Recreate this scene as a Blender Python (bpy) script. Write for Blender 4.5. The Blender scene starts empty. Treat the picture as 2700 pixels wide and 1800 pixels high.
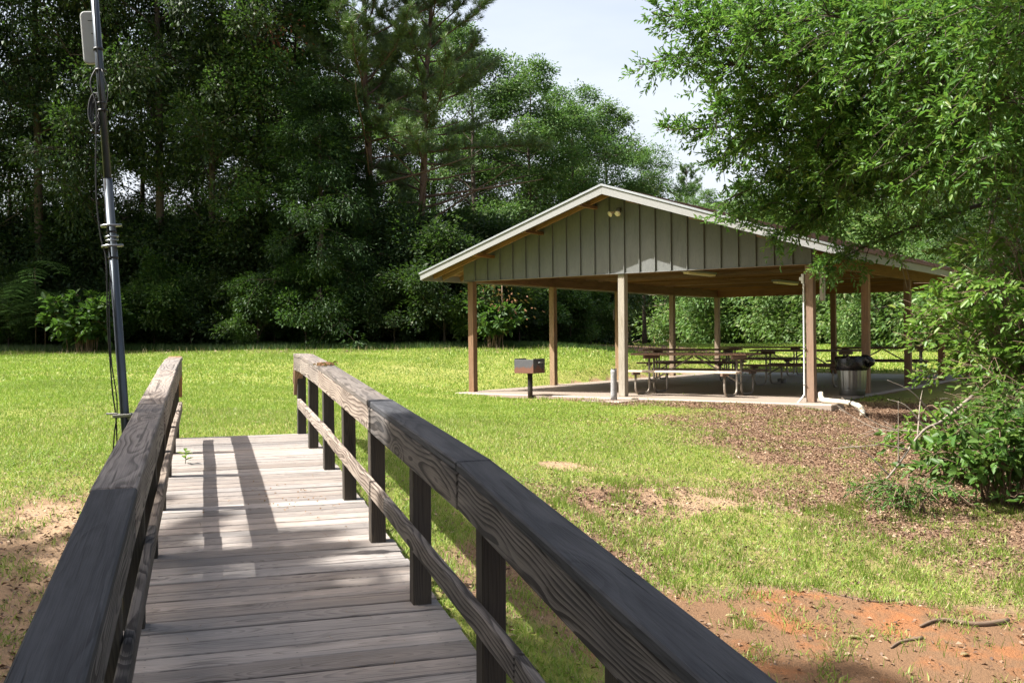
import bpy, bmesh, math, random
import numpy as np
from mathutils import Vector, Matrix

# ------------------------------------------------------------------ camera, world, sun, exposure
S = bpy.context.scene
C = S.collection
EYE = 1.1463
cam_d = bpy.data.cameras.new('camera'); cam_d.lens = 35; cam_d.sensor_width = 36
cam_d.clip_start = 0.05; cam_d.clip_end = 2000
cam = bpy.data.objects.new('camera', cam_d); C.objects.link(cam); S.camera = cam
cam.matrix_world = (Matrix.Translation((0, 0, EYE)) @ Matrix.Rotation(math.pi/2 - 0.0040, 4, 'X')
                    @ Matrix.Rotation(-0.0094, 4, 'Z'))
SUN_H = Vector((0.986, 0.165)); SUN_EL = math.radians(52.0)
W = bpy.data.worlds.new('World'); S.world = W; W.use_nodes = True
wn = W.node_tree.nodes; wl = W.node_tree.links
sky = wn.new('ShaderNodeTexSky'); sky.sky_type = 'NISHITA'; sky.sun_disc = False
sky.sun_elevation = SUN_EL; sky.sun_rotation = math.atan2(-SUN_H.x, -SUN_H.y)
sky.air_density = 1.0; sky.dust_density = 7.0; sky.ozone_density = 1.0
bg = wn['Background']; bg.inputs['Strength'].default_value = 0.10
geo_ = wn.new('ShaderNodeTexCoord'); sz_ = wn.new('ShaderNodeSeparateXYZ'); wl.new(geo_.outputs['Generated'], sz_.inputs[0])
hf = wn.new('ShaderNodeMapRange'); hf.inputs[1].default_value = 0.0; hf.inputs[2].default_value = 0.8; hf.inputs[3].default_value = 0.9; hf.inputs[4].default_value = 0.0
wl.new(sz_.outputs[2], hf.inputs[0])
hz = wn.new('ShaderNodeMix'); hz.data_type = 'RGBA'                                   # pale summer haze thickening toward the horizon, all round
hz.inputs[7].default_value = (4.0, 4.2, 4.55, 1)
cn = wn.new('ShaderNodeTexNoise'); cn.inputs['Scale'].default_value = 2.2; cn.inputs['Detail'].default_value = 5; cn.inputs['Roughness'].default_value = 0.55
cmap = wn.new('ShaderNodeMapping'); cmap.inputs['Scale'].default_value = (1, 1, 3.5); wl.new(geo_.outputs['Generated'], cmap.inputs[0]); wl.new(cmap.outputs[0], cn.inputs['Vector'])
cr = wn.new('ShaderNodeMapRange'); cr.inputs[1].default_value = 0.4; cr.inputs[2].default_value = 0.7; cr.inputs[3].default_value = 0.8; cr.inputs[4].default_value = 1.25; wl.new(cn.outputs[0], cr.inputs[0])
hm_ = wn.new('ShaderNodeMath'); hm_.operation = 'MULTIPLY'; hm_.use_clamp = True; wl.new(hf.outputs[0], hm_.inputs[0]); wl.new(cr.outputs[0], hm_.inputs[1])   # soft thin cloud in the haze
wl.new(hm_.outputs[0], hz.inputs[0])
wl.new(sky.outputs[0], hz.inputs[6]); wl.new(hz.outputs[2], bg.inputs['Color'])
sun_d = bpy.data.lights.new('sun', 'SUN'); sun_d.energy = 5.0; sun_d.angle = math.radians(0.53)
sun_d.color = (1.0, 0.965, 0.91)
sun = bpy.data.objects.new('sun', sun_d); C.objects.link(sun)
sdir = Vector((SUN_H.x*math.cos(SUN_EL), SUN_H.y*math.cos(SUN_EL), -math.sin(SUN_EL)))
sun.rotation_euler = sdir.to_track_quat('-Z', 'Y').to_euler()
S.view_settings.view_transform = 'Standard'; S.view_settings.look = 'None'
S.view_settings.exposure = 1.5; S.view_settings.gamma = 1.0
S.render.engine = 'CYCLES'
S.cycles.max_bounces = 8; S.cycles.transparent_max_bounces = 8
S.render.resolution_x = 1024; S.render.resolution_y = 682

R = random.Random(7)
NR = np.random.default_rng(11)

# ------------------------------------------------------------------ material helpers
def mat(name):
    m = bpy.data.materials.new(name); m.use_nodes = True
    nt = m.node_tree; b = nt.nodes['Principled BSDF']
    return m, nt, b
def nd(nt, typ, **kw):
    n = nt.nodes.new(typ)
    for k, v in kw.items():
        if k in n.inputs: n.inputs[k].default_value = v
        else: setattr(n, k, v)
    return n
def math_n(nt, op, a, b=None):
    n = nt.nodes.new('ShaderNodeMath'); n.operation = op
    for i, x in enumerate((a, b)):
        if x is None: continue
        if isinstance(x, (int, float)): n.inputs[i].default_value = x
        else: nt.links.new(x, n.inputs[i])
    return n.outputs[0]
def mixc(nt, fac, a, b, blend='MIX'):
    n = nt.nodes.new('ShaderNodeMix'); n.data_type = 'RGBA'; n.blend_type = blend
    for sock, x in ((n.inputs[0], fac), (n.inputs[6], a), (n.inputs[7], b)):
        if isinstance(x, (int, float)): sock.default_value = x
        elif isinstance(x, tuple): sock.default_value = (x[0], x[1], x[2], 1)
        else: nt.links.new(x, sock)
    return n.outputs[2]
def ramp(nt, fac, stops):
    n = nt.nodes.new('ShaderNodeValToRGB'); cr = n.color_ramp
    while len(cr.elements) < len(stops): cr.elements.new(0.5)
    for e, (p, c) in zip(cr.elements, stops):
        e.position = p; e.color = (c, c, c, 1) if isinstance(c, (int, float)) else (c[0], c[1], c[2], 1)
    nt.links.new(fac, n.inputs[0]); return n.outputs[0]
def noise(nt, vec, scale, detail=4, rough=0.55, dist=0.0):
    n = nd(nt, 'ShaderNodeTexNoise', Scale=scale, Detail=detail, Roughness=rough, Distortion=dist)
    if vec is not None: nt.links.new(vec, n.inputs['Vector'])
    return n.outputs[0]
def mapping(nt, vec, scale=(1, 1, 1), loc=(0, 0, 0)):
    n = nt.nodes.new('ShaderNodeMapping'); n.inputs['Scale'].default_value = scale
    n.inputs['Location'].default_value = loc; nt.links.new(vec, n.inputs['Vector']); return n.outputs[0]
def bump(nt, b, h, strength=0.4, dist=0.01):
    n = nd(nt, 'ShaderNodeBump', Strength=strength, Distance=dist)
    nt.links.new(h, n.inputs['Height']); nt.links.new(n.outputs[0], b.inputs['Normal'])

def wood(name, light, dark, stain, rings=130.0, rough=0.8, stain_amt=0.6, bstr=0.5, knot=0.03, ring_con=0.75, ringw=0.5):
    """boards sawn from a log: local X is the grain"""
    m, nt, b = mat(name); L = nt.links
    tc = nt.nodes.new('ShaderNodeTexCoord'); oi = nt.nodes.new('ShaderNodeObjectInfo')
    rnd = oi.outputs['Random']
    comb = nt.nodes.new('ShaderNodeCombineXYZ')
    L.new(math_n(nt, 'MULTIPLY', rnd, 91.7), comb.inputs[0])
    va = nt.nodes.new('ShaderNodeVectorMath'); va.operation = 'ADD'
    L.new(tc.outputs['Object'], va.inputs[0]); L.new(comb.outputs[0], va.inputs[1])
    P = va.outputs[0]
    n1 = nt.nodes.new('ShaderNodeTexNoise'); n1.inputs['Scale'].default_value = 1.0; n1.inputs['Detail'].default_value = 2
    L.new(mapping(nt, P, (.9, 2.2, 2.2)), n1.inputs['Vector'])
    sub = nt.nodes.new('ShaderNodeVectorMath'); sub.operation = 'SUBTRACT'; L.new(n1.outputs['Color'], sub.inputs[0]); sub.inputs[1].default_value = (.5, .5, .5)
    scl = nt.nodes.new('ShaderNodeVectorMath'); scl.operation = 'MULTIPLY'; L.new(sub.outputs[0], scl.inputs[0]); scl.inputs[1].default_value = (0, .22, .22)
    ad = nt.nodes.new('ShaderNodeVectorMath'); ad.operation = 'ADD'; L.new(P, ad.inputs[0]); L.new(scl.outputs[0], ad.inputs[1])
    sx = nt.nodes.new('ShaderNodeSeparateXYZ'); L.new(ad.outputs[0], sx.inputs[0])
    fy = math_n(nt, 'ADD', sx.outputs[1], math_n(nt, 'SUBTRACT', math_n(nt, 'MULTIPLY', math_n(nt, 'FRACT', math_n(nt, 'MULTIPLY', rnd, 17.3)), 0.08), 0.04))
    fz = math_n(nt, 'ADD', sx.outputs[2], math_n(nt, 'ADD', math_n(nt, 'MULTIPLY', math_n(nt, 'FRACT', math_n(nt, 'MULTIPLY', rnd, 57.3)), 0.05), 0.03))
    rr = math_n(nt, 'SQRT', math_n(nt, 'ADD', math_n(nt, 'MULTIPLY', fy, fy), math_n(nt, 'MULTIPLY', fz, fz)))
    vo = nt.nodes.new('ShaderNodeTexVoronoi'); vo.inputs['Scale'].default_value = 1.0
    L.new(mapping(nt, P, (1.5, 5.5, 5.5)), vo.inputs['Vector'])
    kn = nd(nt, 'ShaderNodeMapRange', interpolation_type='SMOOTHSTEP'); kn.inputs[1].default_value = 0.0; kn.inputs[2].default_value = 0.34
    kn.inputs[3].default_value = 1.0; kn.inputs[4].default_value = 0.0; L.new(vo.outputs['Distance'], kn.inputs[0])
    rk = math_n(nt, 'ADD', rr, math_n(nt, 'MULTIPLY', kn.outputs[0], knot))
    ring = math_n(nt, 'FRACT', math_n(nt, 'MULTIPLY', rk, rings))
    ringv = ramp(nt, ring, [(0.0, 0.15), (0.45, 0.35), (0.8, 1.0), (0.93, 0.95), (1.0, 0.15)])
    fib = noise(nt, mapping(nt, P, (5, 160, 160)), 1.0, 3, 0.6)
    big = noise(nt, mapping(nt, P, (1.7, 9, 9)), 1.0, 4, 0.6)
    core = math_n(nt, 'MULTIPLY', kn.outputs[0], kn.outputs[0])
    f = math_n(nt, 'MULTIPLY', ringv, ring_con)
    f = math_n(nt, 'MULTIPLY', f, ramp(nt, noise(nt, mapping(nt, P, (2.5, 14, 14)), 1.0, 3), [(0.3, 0.25), (0.7, 1.0)]))
    fib2 = noise(nt, mapping(nt, P, (1.6, 420, 420)), 1.0, 2, 0.5)
    f = math_n(nt, 'ADD', math_n(nt, 'MULTIPLY', f, ringw), math_n(nt, 'ADD', math_n(nt, 'MULTIPLY', fib, 0.55), math_n(nt, 'MULTIPLY', math_n(nt, 'SUBTRACT', fib2, 0.5), 0.55)))
    f = math_n(nt, 'ADD', f, math_n(nt, 'MULTIPLY', core, 0.25))
    col = mixc(nt, ramp(nt, f, [(0.28, 0.0), (0.68, 1.0)]), light, dark)
    st = ramp(nt, big, [(0.42, 0.0), (0.72, 1.0)])
    col = mixc(nt, math_n(nt, 'MULTIPLY', st, stain_amt), col, stain)
    crk = ramp(nt, noise(nt, mapping(nt, P, (.8, 60, 60)), 1.0, 2, 0.5, 0.3), [(0.66, 0.0), (0.70, 1.0)])      # drying splits
    col = mixc(nt, math_n(nt, 'MULTIPLY', crk, 0.7), col, tuple(x*.3 for x in dark))
    hv = nt.nodes.new('ShaderNodeHueSaturation')
    L.new(math_n(nt, 'ADD', 0.68, math_n(nt, 'MULTIPLY', math_n(nt, 'FRACT', math_n(nt, 'MULTIPLY', rnd, 7.7)), 0.55)), hv.inputs['Value'])
    L.new(math_n(nt, 'ADD', 0.75, math_n(nt, 'MULTIPLY', math_n(nt, 'FRACT', math_n(nt, 'MULTIPLY', rnd, 33.7)), 0.5)), hv.inputs['Saturation'])
    L.new(col, hv.inputs['Color']); L.new(hv.outputs[0], b.inputs['Base Color'])
    b.inputs['Roughness'].default_value = rough; b.inputs['Specular IOR Level'].default_value = 0.35
    hgt = math_n(nt, 'SUBTRACT', math_n(nt, 'ADD', math_n(nt, 'MULTIPLY', fib, 0.8), math_n(nt, 'MULTIPLY', ringv, 0.15)), math_n(nt, 'MULTIPLY', crk, 0.8))
    bump(nt, b, hgt, bstr, 0.004)
    return m

def painted(name, col, rough=0.6, metal=0.0, var=0.12, scale=6.0, bstr=0.15, dirt=(0.1, 0.09, 0.07), dirt_amt=0.2, stretch=(1, 1, 1), spec=0.5):
    m, nt, b = mat(name)
    tc = nt.nodes.new('ShaderNodeTexCoord')
    v = mapping(nt, tc.outputs['Object'], stretch)
    n1 = noise(nt, v, scale, 5, 0.6); n2 = noise(nt, v, scale*9, 3, 0.6)
    c = mixc(nt, n1, tuple(x*(1-var) for x in col), tuple(min(1, x*(1+var)) for x in col))
    c = mixc(nt, math_n(nt, 'MULTIPLY', ramp(nt, n2, [(0.5, 0.0), (0.75, 1.0)]), dirt_amt), c, dirt)
    nt.links.new(c, b.inputs['Base Color'])
    b.inputs['Roughness'].default_value = rough; b.inputs['Metallic'].default_value = metal
    b.inputs['Specular IOR Level'].default_value = spec
    if bstr: bump(nt, b, math_n(nt, 'ADD', n2, n1), bstr, 0.004)
    return m

def leafmat(name, c1, c2, c3=None, trans=0.35, rough=0.4, spec=0.5):
    m, nt, b = mat(name); L = nt.links
    g = nt.nodes.new('ShaderNodeNewGeometry'); oi = nt.nodes.new('ShaderNodeObjectInfo')
    rnd = g.outputs['Random Per Island']
    stops = [(0.0, c1), (0.75, c2), (1.0, c3 or c2)]
    col = ramp(nt, rnd, stops)
    tc = nt.nodes.new('ShaderNodeTexCoord')
    nz = noise(nt, tc.outputs['Object'], 0.6, 3)
    hv = nt.nodes.new('ShaderNodeHueSaturation'); L.new(col, hv.inputs['Color'])
    L.new(math_n(nt, 'ADD', 0.65, math_n(nt, 'MULTIPLY', nz, 0.7)), hv.inputs['Value'])
    L.new(math_n(nt, 'ADD', 0.485, math_n(nt, 'MULTIPLY', oi.outputs['Random'], 0.03)), hv.inputs['Hue'])
    L.new(hv.outputs[0], b.inputs['Base Color'])
    b.inputs['Roughness'].default_value = rough; b.inputs['Specular IOR Level'].default_value = spec
    tr = nt.nodes.new('ShaderNodeBsdfTranslucent')
    tcol = mixc(nt, 0.45, hv.outputs[0], (0.14, 0.30, 0.03)); L.new(tcol, tr.inputs['Color'])
    mx = nt.nodes.new('ShaderNodeMixShader'); mx.inputs[0].default_value = trans
    out = nt.nodes['Material Output']
    L.new(b.outputs[0], mx.inputs[1]); L.new(tr.outputs[0], mx.inputs[2]); L.new(mx.outputs[0], out.inputs['Surface'])
    return m

M = {}
M['deck'] = wood('weathered_deck_wood', (0.30, 0.262, 0.232), (0.085, 0.072, 0.063), (0.15, 0.144, 0.142), rings=120, stain_amt=0.5, bstr=0.5, ring_con=0.6)
M['rail'] = wood('weathered_rail_wood', (0.165, 0.148, 0.135), (0.018, 0.014, 0.012), (0.04, 0.041, 0.045), rings=60, stain_amt=0.5, bstr=0.6, knot=0.05, ring_con=1.0, ringw=0.7)  # weathered near rails, their shade also put into the colour
M['capwood'] = wood('shade_darkened_cap_wood', (0.052, 0.053, 0.057), (0.010, 0.010, 0.012), (0.011, 0.0125, 0.016), rings=50, stain_amt=0.8, bstr=0.9, knot=0.035, ring_con=0.6)  # weathered near caps, with cool dark shade painted into the colour
M['capwood_pale'] = wood('paler_cap_wood', (0.25, 0.215, 0.185), (0.075, 0.06, 0.05), (0.11, 0.10, 0.095), rings=50, stain_amt=0.6, bstr=0.8, knot=0.035, ring_con=0.8, ringw=0.6)
M['rail_pale'] = wood('paler_rail_wood', (0.30, 0.25, 0.205), (0.07, 0.05, 0.038), (0.15, 0.125, 0.105), rings=60, stain_amt=0.4, bstr=0.6, knot=0.05, ring_con=1.0, ringw=0.7)
M['ramp_post'] = wood('dark_ramp_post_wood', (0.055, 0.045, 0.034), (0.018, 0.0145, 0.012), (0.022, 0.021, 0.018), rings=90, stain_amt=0.5)
M['trim_red'] = wood('reddish_trim_wood', (0.36, 0.21, 0.12), (0.16, 0.08, 0.045), (0.18, 0.12, 0.08), rings=90, stain_amt=0.4)
M['pav_post'] = wood('brown_pavilion_post_wood', (0.26, 0.15, 0.082), (0.12, 0.06, 0.03), (0.185, 0.135, 0.095), rings=75, stain_amt=0.5)
M['pav_pale'] = wood('bleached_pavilion_post_wood', (0.33, 0.295, 0.24), (0.15, 0.12, 0.085), (0.21, 0.185, 0.13), rings=75, stain_amt=0.45)
M['pav_mid'] = wood('half_weathered_post_wood', (0.30, 0.215, 0.14), (0.13, 0.08, 0.045), (0.22, 0.175, 0.125), rings=75, stain_amt=0.5)
M['pav_beam'] = wood('brown_beam_wood', (0.19, 0.105, 0.055), (0.095, 0.048, 0.024), (0.085, 0.046, 0.026), rings=75, stain_amt=0.5)
M['ceil'] = wood('brown_ceiling_wood', (0.24, 0.135, 0.065), (0.12, 0.062, 0.03), (0.09, 0.05, 0.025), rings=60, stain_amt=0.5)
M['table'] = wood('brown_table_board_wood', (0.20, 0.135, 0.10), (0.085, 0.05, 0.034), (0.08, 0.053, 0.04), rings=85, stain_amt=0.5)
M['bench_pale'] = wood('bleached_bench_board_wood', (0.52, 0.41, 0.31), (0.30, 0.2, 0.13), (0.3, 0.22, 0.16), rings=85, stain_amt=0.35)
M['fence'] = wood('weathered_fence_wood', (0.40, 0.30, 0.20), (0.2, 0.13, 0.08), (0.2, 0.15, 0.1), rings=75)
M['gable'] = painted('grey_green_gable_paint', (0.118, 0.122, 0.117), 0.75, var=0.28, scale=1.6, bstr=0.5, stretch=(5, 5, 1.2), dirt=(0.07, 0.072, 0.066), dirt_amt=0.5)
M['fascia'] = painted('pale_grey_fascia_paint', (0.215, 0.218, 0.215), 0.6, var=0.06, scale=2, bstr=0.12, dirt_amt=0.12)
M['fascia_dark'] = painted('grey_eave_fascia_paint', (0.20, 0.205, 0.19), 0.65)
M['drip'] = painted('metal_drip_edge', (0.42, 0.44, 0.46), 0.35, metal=0.8, bstr=0.05)
M['galv'] = painted('galvanised_steel', (0.22, 0.23, 0.23), 0.36, metal=0.9, var=0.3, scale=5, bstr=0.12, dirt=(0.2, 0.2, 0.19), dirt_amt=0.4)
M['pole'] = painted('grey_steel_pole', (0.06, 0.072, 0.085), 0.42, metal=0.7, var=0.25, scale=9, bstr=0.1, dirt=(0.05, 0.05, 0.05), dirt_amt=0.5, stretch=(1, 1, .2))
M['pipe_steel'] = painted('table_pipe_steel', (0.27, 0.24, 0.20), 0.5, metal=0.55, var=0.3, scale=7, dirt=(0.16, 0.08, 0.04), dirt_amt=0.5)
M['plastic_black'] = painted('black_plastic_film', (0.012, 0.012, 0.014), 0.22, var=0.1, scale=12, bstr=0.6, dirt_amt=0)
M['cable'] = painted('black_cable_rubber', (0.012, 0.013, 0.014), 0.5, bstr=0, dirt_amt=0)
M['panel'] = painted('off_white_antenna_plastic', (0.36, 0.37, 0.36), 0.5, bstr=0.03, dirt_amt=0.25, dirt=(0.3, 0.27, 0.22))
M['pvc'] = painted('cream_drain_pipe_plastic', (0.62, 0.56, 0.44), 0.45, var=0.15, dirt=(0.35, 0.26, 0.16), dirt_amt=0.4)
M['conduit'] = painted('white_conduit_plastic', (0.62, 0.62, 0.60), 0.45, dirt_amt=0.2)
M['lamp'] = painted('cream_lamp_glass', (0.70, 0.62, 0.45), 0.25, bstr=0.0, dirt_amt=0.1)
M['diffuser'] = painted('reflection_warmed_diffuser', (0.86, 0.72, 0.46), 0.4, bstr=0, dirt_amt=0.05)  # unlit; warm reflected light is put into its colour
M['dark_metal'] = painted('dark_bronze_metal', (0.05, 0.045, 0.04), 0.45, metal=0.5, bstr=0.05)
M['downspout'] = painted('grey_downspout_paint', (0.30, 0.27, 0.22), 0.5)
M['red'] = painted('red_enamel', (0.50, 0.045, 0.025), 0.4)
M['white'] = painted('white_enamel', (0.75, 0.75, 0.72), 0.4)
M['stubpipe'] = painted('mottled_grey_bollard_pipe', (0.24, 0.24, 0.245), 0.7, var=0.55, scale=14, bstr=0.8, dirt=(0.12, 0.115, 0.11), dirt_amt=0.75)
M['bark'] = painted('grey_brown_bark', (0.07, 0.056, 0.044), 0.9, var=0.5, scale=5, bstr=1.0, stretch=(3, 3, .6), spec=0.2)
M['pine_bark'] = painted('red_brown_pine_bark', (0.095, 0.064, 0.048), 0.9, var=0.5, scale=4, bstr=1.0, stretch=(3, 3, 1), spec=0.2)
M['dead_wood'] = painted('bleached_dead_wood', (0.22, 0.185, 0.15), 0.85, var=0.35, scale=8, bstr=0.5, spec=0.2)
M['twig'] = painted('brown_twig_bark', (0.16, 0.11, 0.075), 0.85, var=0.3, scale=9, bstr=0.2, spec=0.2)
M['oak_leaf'] = leafmat('glossy_oak_leaf', (0.048, 0.112, 0.022), (0.090, 0.175, 0.032), (0.17, 0.22, 0.04), 0.42, 0.46, 0.45)
M['forest_leaf'] = leafmat('forest_leaf', (0.016, 0.036, 0.013), (0.033, 0.060, 0.018), (0.06, 0.076, 0.024), 0.22, 0.58, 0.3)  # darkened leaf copy: the wood's shade is put into the colour
M['pale_leaf'] = leafmat('sunlit_forest_leaf', (0.052, 0.105, 0.030), (0.090, 0.155, 0.042), (0.14, 0.17, 0.055), 0.32, 0.58, 0.3)  # lighter copy of the forest leaf, sunlight put into the colour
M['cedar_leaf'] = leafmat('cedar_scale_leaf', (0.012, 0.034, 0.010), (0.026, 0.060, 0.012), (0.04, 0.076, 0.016), 0.2, 0.6, 0.3)
M['pine_leaf'] = leafmat('pine_needle', (0.05, 0.105, 0.036), (0.085, 0.155, 0.046), (0.12, 0.16, 0.055), 0.2, 0.4, 0.5)
M['shrub_leaf'] = leafmat('light_green_shrub_leaf', (0.075, 0.155, 0.024), (0.13, 0.225, 0.035), (0.20, 0.25, 0.05), 0.42, 0.45, 0.45)
M['mid_leaf'] = leafmat('thicket_leaf', (0.045, 0.105, 0.022), (0.085, 0.17, 0.034), (0.13, 0.19, 0.04), 0.38, 0.5, 0.35)
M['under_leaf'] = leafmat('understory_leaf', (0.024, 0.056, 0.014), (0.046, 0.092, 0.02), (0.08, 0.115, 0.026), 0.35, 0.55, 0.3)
M['frond_leaf'] = leafmat('blue_green_frond_leaf', (0.05, 0.10, 0.055), (0.075, 0.135, 0.075), (0.09, 0.15, 0.07), 0.35, 0.5, 0.35)
M['brown_leaf'] = leafmat('dead_brown_leaf', (0.11, 0.045, 0.022), (0.18, 0.08, 0.036), (0.25, 0.13, 0.06), 0.2, 0.7, 0.25)
M['grass'] = leafmat('lawn_grass_blade', (0.145, 0.225, 0.028), (0.235, 0.315, 0.042), (0.38, 0.37, 0.12), 0.40, 0.5, 0.35)
M['straw'] = leafmat('dry_straw_blade', (0.30, 0.24, 0.12), (0.40, 0.33, 0.18), (0.46, 0.40, 0.24), 0.3, 0.6, 0.3)

def litter_mat():
    m, nt, b = mat('leaf_litter'); g = nt.nodes.new('ShaderNodeNewGeometry')
    c = ramp(nt, g.outputs['Random Per Island'], [(0.0, (0.06, 0.03, 0.018)), (0.4, (0.135, 0.078, 0.045)), (0.8, (0.22, 0.14, 0.086)), (1.0, (0.33, 0.24, 0.16))])
    nt.links.new(c, b.inputs['Base Color']); b.inputs['Roughness'].default_value = 0.7
    return m
M['litter'] = litter_mat()

def shingle_mat():
    m, nt, b = mat('brown_asphalt_shingle')
    tc = nt.nodes.new('ShaderNodeTexCoord'); v = tc.outputs['Object']
    br = nt.nodes.new('ShaderNodeTexBrick'); br.inputs['Scale'].default_value = 1.0
    br.inputs['Brick Width'].default_value = 0.3; br.inputs['Row Height'].default_value = 0.14; br.inputs['Mortar Size'].default_value = 0.008
    br.inputs['Color1'].default_value = (0.17, 0.105, 0.08, 1); br.inputs['Color2'].default_value = (0.085, 0.055, 0.045, 1); br.inputs['Mortar'].default_value = (0.03, 0.022, 0.02, 1)
    sp = nt.nodes.new('ShaderNodeSeparateXYZ'); cb = nt.nodes.new('ShaderNodeCombineXYZ')
    nt.links.new(v, sp.inputs[0]); nt.links.new(sp.outputs[1], cb.inputs[0]); nt.links.new(sp.outputs[0], cb.inputs[1])
    nt.links.new(cb.outputs[0], br.inputs['Vector'])
    n = noise(nt, v, 90, 3, 0.7); n2 = noise(nt, v, 1.3, 5, 0.6)
    c = mixc(nt, math_n(nt, 'MULTIPLY', n, 0.8), br.outputs[0], (0.22, 0.15, 0.12))
    c = mixc(nt, math_n(nt, 'MULTIPLY', ramp(nt, n2, [(0.45, 0.0), (0.7, 1.0)]), 0.5), c, (0.20, 0.13, 0.08))
    nt.links.new(c, b.inputs['Base Color']); b.inputs['Roughness'].default_value = 0.9
    bump(nt, b, n, 0.5, 0.006); return m
M['shingle'] = shingle_mat()

def concrete_mat():
    m, nt, b = mat('worn_concrete')
    tc = nt.nodes.new('ShaderNodeTexCoord'); v = tc.outputs['Object']
    n = noise(nt, v, 1.1, 6, 0.65); n2 = noise(nt, v, 70, 3, 0.6); n3 = noise(nt, v, 5, 5, 0.7)
    c = mixc(nt, n, (0.21, 0.168, 0.135), (0.30, 0.245, 0.195))
    c = mixc(nt, math_n(nt, 'MULTIPLY', ramp(nt, n3, [(0.5, 0.0), (0.7, 1.0)]), 0.5), c, (0.27, 0.205, 0.16))
    c = mixc(nt, math_n(nt, 'MULTIPLY', n2, 0.25), c, (0.2, 0.17, 0.15))
    nt.links.new(c, b.inputs['Base Color']); b.inputs['Roughness'].default_value = 0.55
    b.inputs['Specular IOR Level'].default_value = 0.55
    bump(nt, b, n2, 0.15, 0.003); return m
M['concrete'] = concrete_mat()

def grill_mat():
    m, nt, b = mat('grey_paint_rusting_steel')
    tc = nt.nodes.new('ShaderNodeTexCoord'); v = tc.outputs['Object']
    n = noise(nt, v, 7, 6, 0.7); sp = nt.nodes.new('ShaderNodeSeparateXYZ'); nt.links.new(v, sp.inputs[0])
    lo = nd(nt, 'ShaderNodeMapRange'); lo.inputs[1].default_value = -0.12; lo.inputs[2].default_value = 0.10; lo.inputs[3].default_value = 0.5; lo.inputs[4].default_value = 0.0
    nt.links.new(sp.outputs[2], lo.inputs[0])
    k = ramp(nt, math_n(nt, 'ADD', math_n(nt, 'MULTIPLY', n, 0.8), lo.outputs[0]), [(0.66, 0.0), (0.72, 1.0)])
    rust = mixc(nt, noise(nt, v, 40, 4), (0.07, 0.028, 0.017), (0.17, 0.07, 0.04))
    c = mixc(nt, k, mixc(nt, noise(nt, v, 20), (0.035, 0.036, 0.042), (0.075, 0.075, 0.085)), rust)
    nt.links.new(c, b.inputs['Base Color']); b.inputs['Roughness'].default_value = 0.6
    bump(nt, b, n, 0.2, 0.003); return m
M['grill'] = grill_mat()

# ------------------------------------------------------------------ mesh helpers
def prop(o, label=None, cat=None, group=None, kind=None):
    if label: o['label'] = label
    if cat: o['category'] = cat
    if group: o['group'] = group
    if kind: o['kind'] = kind
    return o
def empty(name, loc=(0, 0, 0), rz=0.0, label=None, cat=None, group=None):
    o = bpy.data.objects.new(name, None); C.objects.link(o); o.location = loc; o.rotation_euler = (0, 0, rz)
    o.empty_display_size = 0.1
    return prop(o, label, cat, group)
def ob(name, me, m=None, parent=None, loc=(0, 0, 0), rot=(0, 0, 0)):
    o = bpy.data.objects.new(name, me); C.objects.link(o); o.location = loc; o.rotation_euler = rot
    if m is not None and (len(me.materials) == 0): me.materials.append(M[m] if isinstance(m, str) else m)
    elif m is not None:
        mm = M[m] if isinstance(m, str) else m
        if me.materials[0] != mm:
            o.material_slots[0].link = 'OBJECT'; o.material_slots[0].material = mm
    if parent: o.parent = parent
    return o
def pyd(name, v, f, smooth=False):
    me = bpy.data.meshes.new(name); me.from_pydata([tuple(x) for x in v], [], [tuple(x) for x in f]); me.update()
    if smooth: me.shade_smooth()
    return me
def arr(name, V, F, smooth=False):
    """V (n,3) float, F (m,k) int -> mesh, fast"""
    me = bpy.data.meshes.new(name); V = np.asarray(V, np.float32); F = np.asarray(F, np.int32); k = F.shape[1]
    me.vertices.add(len(V)); me.vertices.foreach_set('co', V.ravel())
    me.loops.add(F.size); me.loops.foreach_set('vertex_index', F.ravel())
    me.polygons.add(len(F)); me.polygons.foreach_set('loop_start', np.arange(0, F.size, k, dtype=np.int32))
    me.polygons.foreach_set('loop_total', np.full(len(F), k, np.int32))
    if smooth: me.polygons.foreach_set('use_smooth', np.ones(len(F), bool))
    me.update(calc_edges=True); return me
_cb = {}
def cbox(lx, ly, lz, bv=0.004):
    key = (round(lx, 4), round(ly, 4), round(lz, 4), bv)
    if key in _cb: return _cb[key]
    bm = bmesh.new(); bmesh.ops.create_cube(bm, size=1.0)
    bmesh.ops.scale(bm, vec=(lx, ly, lz), verts=bm.verts)
    if bv: bmesh.ops.bevel(bm, geom=list(bm.edges), offset=bv, segments=1, affect='EDGES', profile=0.5)
    me = bpy.data.meshes.new('board'); bm.to_mesh(me); bm.free(); _cb[key] = me; return me
def nbox(lx, ly, lz, bv=0.004): return cbox(lx, ly, lz, bv).copy()
def beam(name, p0, p1, w, hgt, m, parent=None, bv=0.004, roll=0.0, share=False):
    """box between two points; w across (horizontal), hgt up; local X along"""
    p0 = Vector(p0); p1 = Vector(p1); d = p1-p0; L = d.length; x = d/L
    up = Vector((0, 0, 1)) if abs(x.z) < 0.98 else Vector((0, 1, 0))
    y = up.cross(x).normalized(); z = x.cross(y)
    Mx = Matrix((x, y, z)).transposed().to_4x4()
    if roll: Mx = Mx @ Matrix.Rotation(roll, 4, 'X')
    me = cbox(L, w, hgt, bv) if share else nbox(L, w, hgt, bv)
    o = ob(name, me, m, parent); Mx.translation = (p0+p1)/2; o.matrix_local = Mx; return o
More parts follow.
